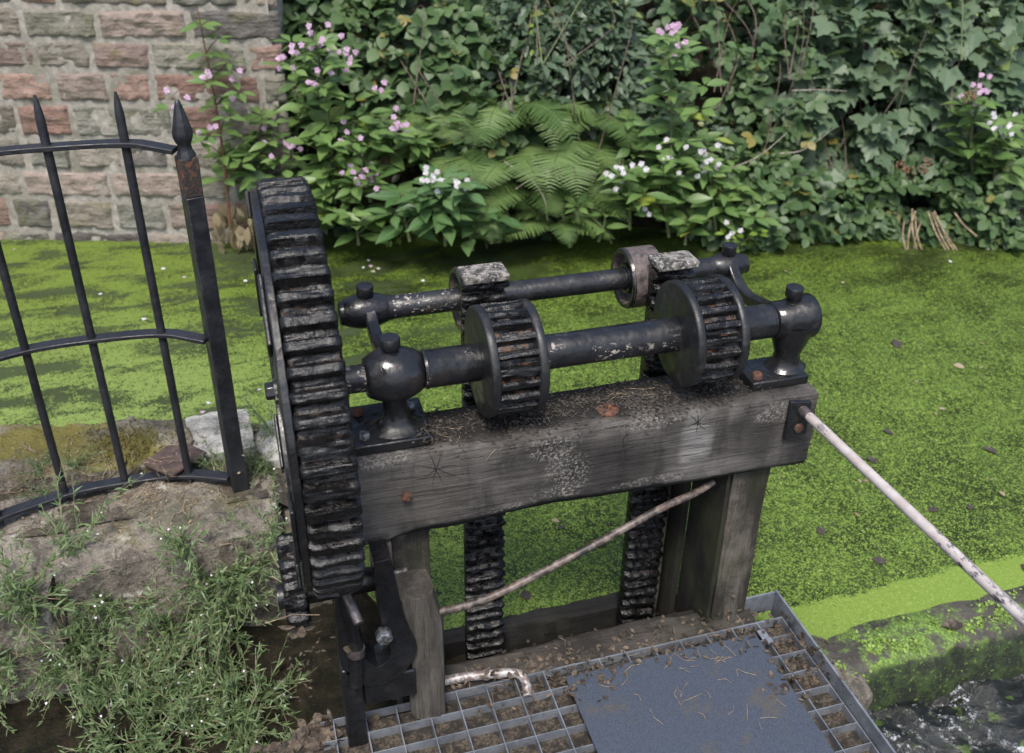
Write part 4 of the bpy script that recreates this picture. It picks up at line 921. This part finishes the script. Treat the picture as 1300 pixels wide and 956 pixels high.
for (px, py, n, L, az0, lb_) in [(575, 135, 5, .40, -.3, 'fern under the grey-green shrub, left of the upright fern'), (760, 150, 5, .38, .4, 'fern left of the tall pink-topped balsam'), (775, 235, 5, .36, .3, 'fern beside the white flowers left of the tallest balsam'), (600, 245, 5, .36, -.1, 'fern just behind the white balsam flowers'), (620, 140, 5, .42, -.2, 'upright fern above the white-flowered balsam'), (690, 150, 5, .46, .2, 'upright fern in the middle of the bank'), (745, 185, 5, .40, .5, 'fern against the small-leaved shrub'), (650, 200, 5, .44, .0, 'fern in front of the large middle fern'), (615, 270, 5, .34, -.2, 'low fern dipping to the water beside the white-flowered balsam'), (705, 285, 5, .34, .1, 'lowest fern dipping to the water'), (640, 150, 7, .52, .1, 'large fern with arching fronds in the middle of the bank'), (715, 200, 6, .46, .3, 'fern spreading right beside the dead pale twig'), (585, 195, 5, .42, -.3, 'fern behind the white-flowered balsam'), (670, 245, 6, .40, .1, 'low fern hanging over the water behind the left rack'), (740, 250, 5, .38, .4, 'low fern right of the left rack'), (560, 150, 5, .40, -.2, 'small fern left of the large fern'), (355, 230, 4, .3, 0, 'small fern half hidden behind the cog wheel')]:
    fern(px, py, n, L, lb_, az0=az0)

# balsam
def balsam(px0, py0, px1, py1, label, n_wh, L, flower, heads, mat='balsam', dfront=-.18, stem='stem', spread=1.0, side=2):
    """stem from the pixel px0, py0 on the bank up to px1, py1; heads: pixel places of flower clusters"""
    D0 = DW(px0)+np.interp(py0, [0, 310], [.8, .0])+dfront; a = at(px0, py0, D0); b = at(px1, py1, D0+.05); t = thing('balsam_plant', a, label, 'balsam plant', 'balsam plants on the far bank')
    path = bend([a+V((0, 0, -.03)), a.lerp(b, .5)+rv(.015), b], 8); st = MB(); st.tube(path, [.009-.006*i/(len(path)-1) for i in range(len(path))], 7); lb = Leaves()
    def whorl(p, l_, k=4, tilt=.15):
        a0 = random.random()*6.28
        for j in range(k):
            az = a0+2*PI*j/k+random.uniform(-.3, .3); h = rt*math.sin(az)+TOCAM*math.cos(az)*1.0
            d = (h+V((0, 0, random.uniform(-.35, .35)+tilt))).normalized(); up = (V((0, 0, 1))+TOCAM*.35-h*.1+rv(.2)).normalized(); lb.add(T_LANCE, p+d*.012, d, up, l_*random.uniform(.75, 1.15), l_*random.uniform(1.0, 1.4))
    for i in range(n_wh):
        s = .22+.78*(i+.3)/n_wh; f_ = s*(len(path)-1); k = min(int(f_), len(path)-2); p = path[k].lerp(path[k+1], f_-k); ll = L*(1.15-.4*s)*spread
        whorl(p, ll, 4 if i < n_wh-1 else 6)
        if i < n_wh-1 and i % 1 == 0:
            for _ in range(side):                                          # side shoots
                az = random.uniform(-1.6, 1.6); h = rt*math.sin(az)+TOCAM*math.cos(az); e_ = p+(h*.8+V((0, 0, .7)))*random.uniform(.08, .2)*spread
                st.tube([p, p.lerp(e_, .5)+V((0, 0, .01)), e_], [.004, .003, .002], 5); whorl(e_, ll*.72, 4)
    for (hx, hy) in heads:
        c = at(hx, hy, D0+random.uniform(-.16, -.04)); near = min(path, key=lambda q: (q-c).length); st.tube(bend([near, near.lerp(c, .6)+V((0, 0, .03)), c+V((0, 0, .0))], 4), [.003-.0015*i/8 for i in range(9)], 5)
        for j in range(random.randint(3, 5)):
            fl = Leaves(); p = c+rv(.036); o_ = (TOCAM+rt*random.uniform(-.8, .8)+V((0, 0, random.uniform(-.2, .4)))).normalized()
            for q_ in range(5):
                d = (o_*.35+rt*math.sin(q_*1.257+j)+V((0, 0, 1))*math.cos(q_*1.257+j)).normalized(); fl.add(T_PETAL, p, d, o_, random.uniform(.013, .018), .017)
            fl.add(T_PETAL, p, -o_*.8+V((0, 0, -.5)), V((0, 0, 1)), .020, .015); fl.build('flower', flower, t)
        whorl(c+V((0, 0, -.05)), L*.5, 4)
    st.build('stem', stem, t); lb.build('leaves', mat, t)
balsam(292, 285, 250, 8, 'tall thin balsam with red stem in front of the wall', 7, .17, 'petalpink', [(214, 126), (262, 160), (263, 92), (303, 104)], stem='redstem', dfront=-.2, side=1, spread=.8)
balsam(330, 250, 335, 130, 'leafy young balsam between red stem and cog wheel', 4, .15, 'petalpink', [(352, 190), (368, 184)])
balsam(425, 250, 400, 40, 'tall balsam with many pink flowers right of the wall', 7, .17, 'petalpink', [(352, 70), (372, 76), (388, 58), (410, 42), (425, 68), (437, 72), (405, 98)])
balsam(470, 250, 455, 150, 'broad balsam with pale pink flowers above the water', 4, .18, 'petalpink', [(447, 168), (480, 108), (503, 158), (508, 163)])
balsam(440, 262, 425, 200, 'low balsam with pink flower cluster beside the cog wheel', 3, .19, 'petalpink', [(458, 215), (448, 226), (468, 222), (478, 232)])
balsam(565, 305, 562, 222, 'dark-leaved balsam with white flowers beside the ferns', 4, .21, 'petalwhite', [(545, 226), (558, 230), (582, 231), (562, 240)], 'balsamdark', -.22)
balsam(520, 300, 510, 240, 'flowerless dark-leaved balsam dipping to the water', 3, .20, 'petalwhite', [], 'balsamdark', -.2)
balsam(845, 270, 848, 45, 'tallest balsam with pink top flowers in the middle right', 7, .18, 'petalpink', [(845, 36), (862, 34), (860, 56)])
balsam(800, 285, 790, 205, 'balsam with white flowers left of the tallest balsam', 3, .19, 'petalwhite', [(786, 210), (803, 210), (790, 234)])
balsam(850, 295, 850, 190, 'balsam with white flowers below the tallest balsam', 4, .18, 'petalwhite', [(852, 194), (848, 210), (825, 260)])
balsam(910, 290, 900, 205, 'balsam with white flowers right of the tallest balsam', 4, .17, 'petalwhite', [(890, 200), (903, 194), (907, 203)])
balsam(870, 305, 880, 265, 'low flowerless balsam at the water edge behind the right roller', 2, .17, 'petalwhite', [])
balsam(1238, 235, 1245, 115, 'balsam with purple-pink flower at the right of the maple', 4, .17, 'petalpink', [(1237, 116), (1244, 117)])
balsam(1262, 240, 1275, 150, 'balsam with pale flowers at the right edge', 4, .17, 'petalwhite', [(1264, 154), (1270, 162), (1279, 170)])
balsam(760, 300, 765, 262, 'small balsam rooted in the water right of the ferns', 2, .12, 'petalwhite', [])
balsam(935, 318, 930, 285, 'little balsam seedling standing in duckweed behind the right bearing', 2, .09, 'petalwhite', [(930, 296)], 'lime')
balsam(385, 275, 380, 225, 'low balsam directly behind the cog wheel top', 3, .18, 'petalpink', [])
for (a_, b_, c_, d_, n_, l_, lb_) in [(395, 300, 390, 255, 3, .17, 'low leafy balsam at the water edge right of the cog wheel'), (455, 305, 462, 265, 3, .17, 'low leafy balsam at the water edge below the pink flowers'), (600, 312, 605, 275, 3, .19, 'low dark balsam left of the left rack top'), (540, 210, 530, 165, 4, .17, 'leafy balsam shoot between pink flowers and ferns'), (375, 170, 378, 110, 4, .15, 'thin balsam shoot at the end of the wall'), (500, 215, 505, 150, 4, .16, 'leafy balsam shoot right of the pale pink flowers'), (820, 230, 815, 150, 4, .16, 'leafy balsam shoot left of the tall pink-topped balsam'), (880, 240, 885, 170, 4, .16, 'leafy balsam shoot right of the tall pink-topped balsam'), (945, 300, 940, 255, 3, .15, 'low balsam at the water edge left of the bramble mound'), (310, 240, 305, 180, 4, .14, 'yellowish young balsam at the foot of the wall')]:
    balsam(a_, b_, c_, d_, lb_, n_, l_, 'petalwhite', [], 'balsamdark' if 'dark' in lb_ else 'balsam', -.14)
# withered leaves under the red balsam
wl = Leaves()
for _ in range(70):
    p = at(random.uniform(270, 330), random.uniform(255, 310), DW(300)-.12+random.random()*.1); wl.add(T_LANCE, p, V((random.uniform(-.5, .5), random.uniform(-.3, .3), -1)), TOCAM+rv(.5), random.uniform(.06, .11), .13)
o = wl.build('withered_leaves', 'deadleaf'); tag(o, 'hanging withered pale leaves at the foot of the red-stemmed balsam', 'dead leaves')
# dead twigs and dry grass
def twigs(name, label, cat, mat, segs, r=.004):
    t = thing(name, at(*segs[0][0]), label, cat)
    m = MB()
    for s in segs: m.tube(bend([at(*q) for q in s], 5), [r*(1-.6*i/(5*(len(s)-1))) for i in range(5*(len(s)-1)+1)], 6)
    m.build('twig', mat, t)
twigs('dead_branch', 'pale dead branch lying across the ferns', 'branch', 'paletwig', [[(640, 205, 4.75), (670, 222, 4.70), (700, 220, 4.70), (725, 240, 4.70)], [(670, 222, 4.70), (690, 250, 4.65), (695, 280, 4.65)], [(655, 240, 4.70), (685, 222, 4.68), (745, 214, 4.70)]])
twigs('dead_branch', 'thin pale dead branch in the hollow left of the maple', 'branch', 'paletwig', [[(905, 222, 4.95), (960, 200, 5.00), (1000, 168, 5.10)], [(990, 195, 5.05), (1020, 190, 5.05), (1060, 162, 5.05)], [(1005, 115, 5.10), (1045, 114, 5.10), (1075, 116, 5.15)]])
twigs('dead_shrub', 'brown dead stems arching in the dark gap at the top', 'dead shrub', 'twig', [[(925, 120, 5.40), (935, 60, 5.40), (915, 10, 5.50)], [(940, 130, 5.40), (955, 50, 5.45), (900, -20, 5.50)], [(920, 110, 5.35), (900, 60, 5.40), (880, 20, 5.50)], [(950, 90, 5.40), (960, 30, 5.40), (945, -10, 5.50)], [(910, 140, 5.30), (930, 95, 5.35), (945, 60, 5.40)]], .005)
t = thing('dry_grass', at(1195, 320, 5.05), 'bleached dry grass stalks standing in the water below the bramble', 'dry grass'); m = MB()
for (x0, y0, x1, y1) in [(1165, 322, 1158, 265), (1172, 322, 1162, 275), (1205, 325, 1178, 268), (1210, 326, 1184, 270), (1215, 324, 1190, 274), (1218, 322, 1186, 268), (1150, 318, 1148, 280), (1152, 322, 1162, 268), (1240, 300, 1212, 270), (1160, 325, 1170, 280)]:
    m.tube(bend([at(x0, y0, 4.98), at((x0+x1)/2-3, (y0+y1)/2, 5.02), at(x1, y1, 5.1)], 4), .005, 5)
m.build('stalk', 'straw', t)
t = thing('seed_heads', at(1150, 260, 5.00), 'brown bramble seed heads hanging above the dry grass', 'seed heads')
for (px, py) in [(1148, 214), (1143, 208), (1152, 220), (1176, 208), (1172, 214), (1236, 124), (1228, 122)]:
    m = MB(); c = at(px, py, 4.98)
    for _ in range(9):
        q = c+rv(.014); m.lathe([(-.009, 0), (-.005, .007), (.003, .008), (.009, 0)], q, 2, 6)
    m.build('seed_head', 'berry', t)

# ------------------------------------------------------------------ weeds on and round the near stones
def weed_proto(h, ns, dens, seed):
    random.seed(seed); lb = Leaves(); st = MB(); fl = Leaves()
    for _ in range(ns):
        az = random.uniform(0, 6.28); ln = h*random.uniform(.45, 1.3); lean = random.uniform(.2, 1.5); hd = V((math.cos(az), math.sin(az), 0)); sw = V((-hd.y, hd.x, 0))*random.uniform(-.35, .35); pts = [V((0, 0, 0))+hd*.012+rv(.008)*1]
        for k in range(1, 9): s = k/8; pts.append(hd*(lean*ln*s*.75)+sw*ln*s*s+V((0, 0, 1))*ln*(s-.42*lean*s*s)+rv(.0022))
        st.tube(pts, [.0016*(1-.08*k) for k in range(9)], 4)
        for k in range(int(dens*ln/.0085)):
            s = .15+.85*random.random(); f_ = s*8; a = min(7, int(f_)); p = pts[a].lerp(pts[a+1], f_-a); tg = (pts[a+1]-pts[a]).normalized(); d = (rv(.6)+tg*.55+V((0, 0, .15))).normalized(); big = random.random() < .04
            lb.add(T_LANCE if big else T_NARROW, p, d, V((0, 0, 1))+rv(.45), random.uniform(.016, .044)*(1.15-.5*s), random.uniform(.020, .042)*(1.1-.4*s))
        for k in range(random.randint(0, 3)):                               # thin seed pods and side shoots
            a = random.randint(3, 7); st.tube([pts[a], pts[a]+(pts[a+1]-pts[a]).normalized()*random.uniform(.02, .05)+rv(.012)], .0009, 3)
        if random.random() < .14:
            c = pts[-1]+rv(.005)
            for q_ in range(4): fl.add(T_PETAL, c, V((math.cos(q_*1.57), math.sin(q_*1.57), .2)), V((0, 0, 1)), .0036, .004)
    if not fl.v: fl.add(T_PETAL, pts[-1], V((1, 0, .2)), V((0, 0, 1)), .0036, .004)
    return lb, st, fl
protos = []
for i, (h, ns, dens) in enumerate([(.20, 14, 1.0), (.15, 18, 1.0), (.26, 12, .9), (.12, 14, 1.0), (.22, 15, 1.0)]):
    lb, st, fl = weed_proto(h, ns, dens, 40+i); e = bpy.data.objects.new('weed_plant', None); COL.objects.link(e); e.empty_display_size = .05
    lb.build('leaves', 'weed', e); st.build('stem', 'weedstem', e, smooth=0); fl.build('blossoms', 'petalwhite', e); protos.append(e)
random.seed(99); used = [False]*5
def put_weed(p, sc, group, label, nrm=None):
    i = random.randrange(5); src = protos[i]
    if not used[i]: e = src; used[i] = True
    else:
        e = src.copy(); COL.objects.link(e)
        for ch in src.children:
            c = ch.copy(); c.parent = e; COL.objects.link(c)
    e.location = p; e.scale = (sc,)*3; rz = Matrix.Rotation(random.uniform(0, 6.28), 4, 'Z')
    if nrm is not None: e.rotation_euler = (V(nrm).to_track_quat('Z', 'Y').to_matrix().to_4x4() @ rz).to_euler()
    else: e.rotation_euler = rz.to_euler()
    tag(e, label, 'weed', group)
bpy.context.view_layer.update()
dg = bpy.context.evaluated_depsgraph_get()
def hit(px, py):
    ok, loc, nrm, idx, ob, mt = S.ray_cast(dg, CAM, ray(px, py).normalized()); return (loc, nrm, ob.name) if ok else (None, None, '')
def scatter_weeds(pxs, sc0, sc1, group, label):
    for (px, py) in pxs:
        loc, nrm, nm = hit(px, py)
        if loc is None or not (nm.startswith('stone') or nm.startswith('coping') or nm.startswith('bank')): continue
        n_ = (V((0, 0, 1))*1.0+nrm*.9+TOCAM*.1).normalized(); put_weed(loc-n_*.004, random.uniform(sc0, sc1), group, label, n_)
lowl = [(random.uniform(-30, 240), random.uniform(735, 900)) for _ in range(10)]+[(random.uniform(-20, 330), random.uniform(860, 960)) for _ in range(14)]+[(random.uniform(150, 380), random.uniform(875, 950)) for _ in range(9)]+[(random.gauss(90, 50), random.gauss(800, 40)) for _ in range(6)]
scatter_weeds(lowl, .7, 1.2, 'weeds at the foot of the stones', 'spindly green weed with tiny white flowers at the foot of the stones, lower left')
scatter_weeds([(random.gauss(295, 32), random.gauss(735, 40)) for _ in range(9)]+[(random.gauss(310, 25), random.gauss(820, 35)) for _ in range(4)]+[(random.gauss(110, 30), random.gauss(700, 12)) for _ in range(1)], .6, 1.05, 'weeds on the front stone', 'spindly green weed sprouting from the face of the big rounded front stone')
scatter_weeds([(random.gauss(335, 22), random.gauss(605, 18)) for _ in range(9)]+[(random.uniform(280, 300), random.uniform(560, 600)) for _ in range(5)], .45, .8, 'weeds by the fence post', 'small green weed tuft between the fence post and the cog wheel')
scatter_weeds([(random.uniform(30, 110), random.uniform(585, 640)) for _ in range(5)], .35, .6, 'weeds by the bottom rail', 'small weed creeping over the bottom rail of the fence')

# ------------------------------------------------------------------ litter
def chips(name, label, m, pts, rad, n, L, tplx=T_OVAL, lift=.003, kind='stuff', cat='litter'):
    lb = Leaves()
    for _ in range(n):
        c = random.choice(pts); px, py = c[0]+random.gauss(0, rad), c[1]+random.gauss(0, rad*.6); loc, nrm, nm = hit(px, py)
        if loc is None or nm.startswith(('pond', 'cog', 'pinion', 'flange', 'far', 'rack', 'weed', 'rod', 'pole', 'rail', 'bar', 'leaves', 'stem', 'blossom', 'iron', 'bracket', 'socket', 'joint', 'rim')): continue
        d = rv(1); d = (d-nrm*d.dot(nrm)).normalized(); lb.add(tplx, loc+nrm*lift, d+nrm*random.uniform(0, .5), nrm+rv(.35), L*random.uniform(.5, 1.3), L*random.uniform(.5, 1.2))
    o = lb.build(name, m)
    if o: tag(o, label, cat, None, kind)
def needles(name, label, m, pts, rad, n, L, r=.0009):
    mb = MB()
    for _ in range(n):
        c = random.choice(pts); loc, nrm, nm = hit(c[0]+random.gauss(0, rad), c[1]+random.gauss(0, rad*.5))
        if loc is None or nm.startswith(('pond', 'cog', 'pinion', 'flange', 'far', 'rack', 'weed', 'rod', 'pole', 'rail', 'bar', 'leaves', 'stem', 'blossom', 'iron', 'bracket', 'socket', 'joint', 'rim')): continue
        d = rv(1); d = (d-nrm*d.dot(nrm)).normalized(); l_ = L*random.uniform(.4, 1.2); s2 = nrm.cross(d)*random.uniform(-.25, .25)*l_
        mb.tube([loc+nrm*.002-d*l_/2, loc+nrm*(.003+random.random()*.004)+s2, loc+nrm*.002+d*l_/2], r, 4)
    o = mb.build(name, m, None, smooth=0); tag(o, label, 'litter', None, 'stuff')
chips('grating_litter', 'brown dead leaves and mulch caught in the grating', 'litter', [(700, 845), (780, 830), (860, 808), (930, 795), (1010, 830), (1020, 860), (640, 860), (985, 800), (740, 852)], 26, 620, .018, cat='leaf litter')
chips('ground_litter', 'dead brown leaves on the ground below the cog wheel', 'litter', [(385, 840), (370, 870), (395, 900), (385, 930), (410, 865), (400, 820)], 20, 900, .034, cat='leaf litter')
chips('beam_crumbs', 'dark crumbs and scurf on top of the timber beam', 'crud', [(560, 545), (620, 530), (700, 520), (740, 505), (790, 500), (830, 510), (880, 498), (910, 490), (660, 540)], 22, 2200, .011, T_SMALL, .002, cat='crumbs')
needles('beam_needles', 'dry needles and moss threads on the beam top', 'straw', [(590, 545), (720, 520), (790, 505), (850, 505), (570, 555)], 18, 12, .055, .0006)
needles('walkway_needles', 'dry needles scattered on the blue mat and plank', 'straw', [(700, 840), (800, 835), (900, 830), (870, 845), (930, 820), (620, 855), (830, 900), (930, 900)], 35, 60, .05, .0007)
needles('weed_stalks', 'bleached dead stalks among the weeds at the lower left', 'straw', [(60, 800), (150, 840), (250, 760), (310, 800), (220, 880), (340, 700)], 40, 70, .13, .0011)
needles('stone_needles', 'dry pine needles on the stones under the fence', 'straw', [(60, 590), (30, 610), (180, 625), (220, 630), (130, 640), (90, 660), (150, 580)], 35, 420, .055, .0009)
chips('stone_crumbs', 'small pale crumbs on the stones under the fence', 'deadleaf', [(180, 630), (100, 650), (240, 620), (60, 600)], 40, 160, .012, T_SMALL, .003, cat='crumbs')

# splits in the beam, laid along its face
def z1(x, y): return (432+x*.4877, 470+y*.4877)
ck = MB()
def crack(pts, wd):
    P_ = []
    for k in range(len(pts)-1):
        for q_ in range(7):
            f_ = q_/7; P_.append((pts[k][0]*(1-f_)+pts[k+1][0]*f_+random.uniform(-1.2, 1.2), pts[k][1]*(1-f_)+pts[k+1][1]*f_+random.uniform(-1.2, 1.2)))
    P_.append(pts[-1]); W_ = []
    for q_ in P_:
        loc, nrm, nm = hit(*z1(*q_))
        if loc is not None and nm.startswith('crossbeam'): W_.append((loc, nrm))
    if len(W_) < 3: return
    vs = []; n_ = len(W_)
    for k, (loc, nrm) in enumerate(W_):
        tg = W_[min(k+1, n_-1)][0]-W_[max(0, k-1)][0]; sd_ = nrm.cross(tg).normalized(); f_ = k/(n_-1); hw = wd*(1-f_)**.7*random.uniform(.7, 1.25)+.00015
        vs += [loc+nrm*.0004-sd_*hw, loc+nrm*.0009, loc+nrm*.0004+sd_*hw]
    ck.add(vs, [(3*k+a, 3*k+a+1, 3*k+a+4, 3*k+a+3) for k in range(n_-1) for a in (0, 1)])
for tip in [((240, 232), (225, 205)), ((258, 235), (266, 208)), ((215, 250), (188, 246)), ((285, 248), (330, 252)), ((280, 268), (314, 282)), ((232, 272), (212, 284)), ((244, 275), (240, 300)), ((260, 280), (268, 296))]: crack([(249, 257)]+list(tip), .0011)
for tip in [((922, 126), (912, 118)), ((940, 125), (950, 117)), ((915, 142), (902, 150)), ((945, 140), (972, 140)), ((929, 150), (927, 164)), ((940, 148), (952, 156)), ((932, 120), (930, 114))]: crack([(930, 136)]+list(tip), .0014)
crack([(746, 166), (736, 180), (737, 200), (744, 222)], .0018); crack([(752, 200), (790, 192), (835, 186)], .0008); crack([(60, 215), (200, 190)], .0006)
for _ in range(34):
    x_ = random.uniform(70, 1180); y_ = 215-(x_-60)*.148+random.uniform(20, 150); l_ = random.uniform(30, 130); crack([(x_, y_), (x_+l_*.5, y_-l_*.075), (x_+l_, y_-l_*.15)], random.uniform(.0003, .0007))
M['crack'] = mk_rust('dark split', (.008, .007, .006), (.018, .016, .014), (.006, .006, .006), .95, 60)
tag(ck.build('splits', 'crack', crossbeam, smooth=0), kind='stuff')

# moss tuft on the squarish coping stone, weir crust
ms = Leaves()
for _ in range(900):
    px, py = random.gauss(160, 30), random.gauss(566, 14); loc, nrm, nm = hit(px, py)
    if loc is None or not nm.startswith(('coping', 'stone')): continue
    ms.add(T_SMALL, loc, nrm+rv(.5), rv(1), random.uniform(.008, .018), .008)
def mk_moss(): return mk_leaf('yellow moss', (.10, .085, .025), (.20, .165, .045), None, .9, .2)
M['moss'] = mk_moss(); o = ms.build('moss_cushion', 'moss'); tag(o, 'yellow-brown moss cushion on the squarish coping stone', 'moss', None, 'stuff')
dw = Leaves()
for _ in range(1500):
    px, py = random.uniform(1060, 1300), 0; py = 832-(px-1080)*.30+random.gauss(0, 12); loc, nrm, nm = hit(px, py)
    if loc is None or not nm.startswith('weir'): continue
    if fbm(loc, 9, 3) < 0: continue
    dw.add(T_OVAL, loc+nrm*.002, rv(1), V((0, 0, 1))+rv(.4), random.uniform(.006, .013), .016)
M['crust'] = mk_leaf('drying duckweed', (.13, .22, .035), (.24, .35, .07), None, .6, .2)
o = dw.build('duckweed_crust', 'crust'); tag(o, 'crust of duckweed drying on the weir ledge', 'duckweed', None, 'stuff')

# ------------------------------------------------------------------ things floating on the pond
def floater(px, py, L, m, tpl, name, label, group, cat, W=None):
    p = on(px, py, 2, WZ+.004); lb = Leaves(); a = random.uniform(0, 6.28); lb.add(tpl, (0, 0, 0), (math.cos(a), math.sin(a), .05), V((0, 0, 1))+rv(.12), L, W or L*random.uniform(.8, 1.2)); o = lb.build(name, m); o.location = p; tag(o, label, cat, group)
for (px, py, L) in [(1210, 463, .05), (1250, 437, .022), (1248, 466, .022), (1192, 519, .03), (1188, 527, .026), (1165, 483, .02), (1167, 436, .02), (1275, 630, .035), (1262, 610, .018), (1090, 608, .022), (1098, 612, .022), (1085, 650, .024), (1010, 560, .02), (870, 330, .03), (640, 685, .022), (700, 660, .03), (1070, 360, .03), (1000, 345, .024)]:
    floater(px, py, L, 'deadleaf', T_OVAL, 'floating_leaf', 'small pale fallen leaf floating on the duckweed', 'pale leaves on the pond', 'fallen leaf')
for (px, py, L) in [(1137, 431, .075), (1120, 545, .05), (1100, 580, .05), (1248, 568, .055), (1126, 715, .05), (1040, 668, .045), (1180, 650, .05), (672, 762, .05), (708, 672, .035), (955, 700, .04), (1230, 640, .03), (770, 690, .04)]:
    floater(px, py, L, 'crud', T_OVAL, 'sunken_leaf', 'dark rotten leaf lying flat in the duckweed', 'dark leaves on the pond', 'fallen leaf', L*1.1)
for (px, py) in [(466, 330), (470, 336), (478, 340), (462, 338), (474, 345), (535, 355), (548, 372), (232, 352), (205, 340), (130, 372), (310, 355), (330, 362), (283, 498), (262, 510), (254, 523), (328, 495), (180, 404), (20, 316), (930, 355), (1205, 330), (1253, 315), (1230, 310)]:
    floater(px, py, random.uniform(.018, .03), random.choice(['petalpink', 'petalwhite', 'petalwhite']), T_PETAL, 'floating_petal', 'tiny fallen balsam petal floating on the far side of the pond', 'petals on the pond', 'petal')
rl = on(1296, 716, 2, WZ+.004); lb = Leaves(); lb.add(T_LANCE, (0, 0, 0), (.3, -1, .1), (0, 0, 1), .06, .13); o = lb.build('striped_leaf', 'litter'); o.location = rl; tag(o, 'reddish curled leaf at the right edge on the bright green shelf', 'fallen leaf')
rl = on(1195, 795, 2, -.935); lb = Leaves(); lb.add(T_LANCE, (0, 0, 0), (1, -.15, .1), (0, 0, 1), .085, .12); o = lb.build('curled_leaf', 'litter'); o.location = rl; tag(o, 'curled brown leaf resting on the weir ledge', 'fallen leaf')
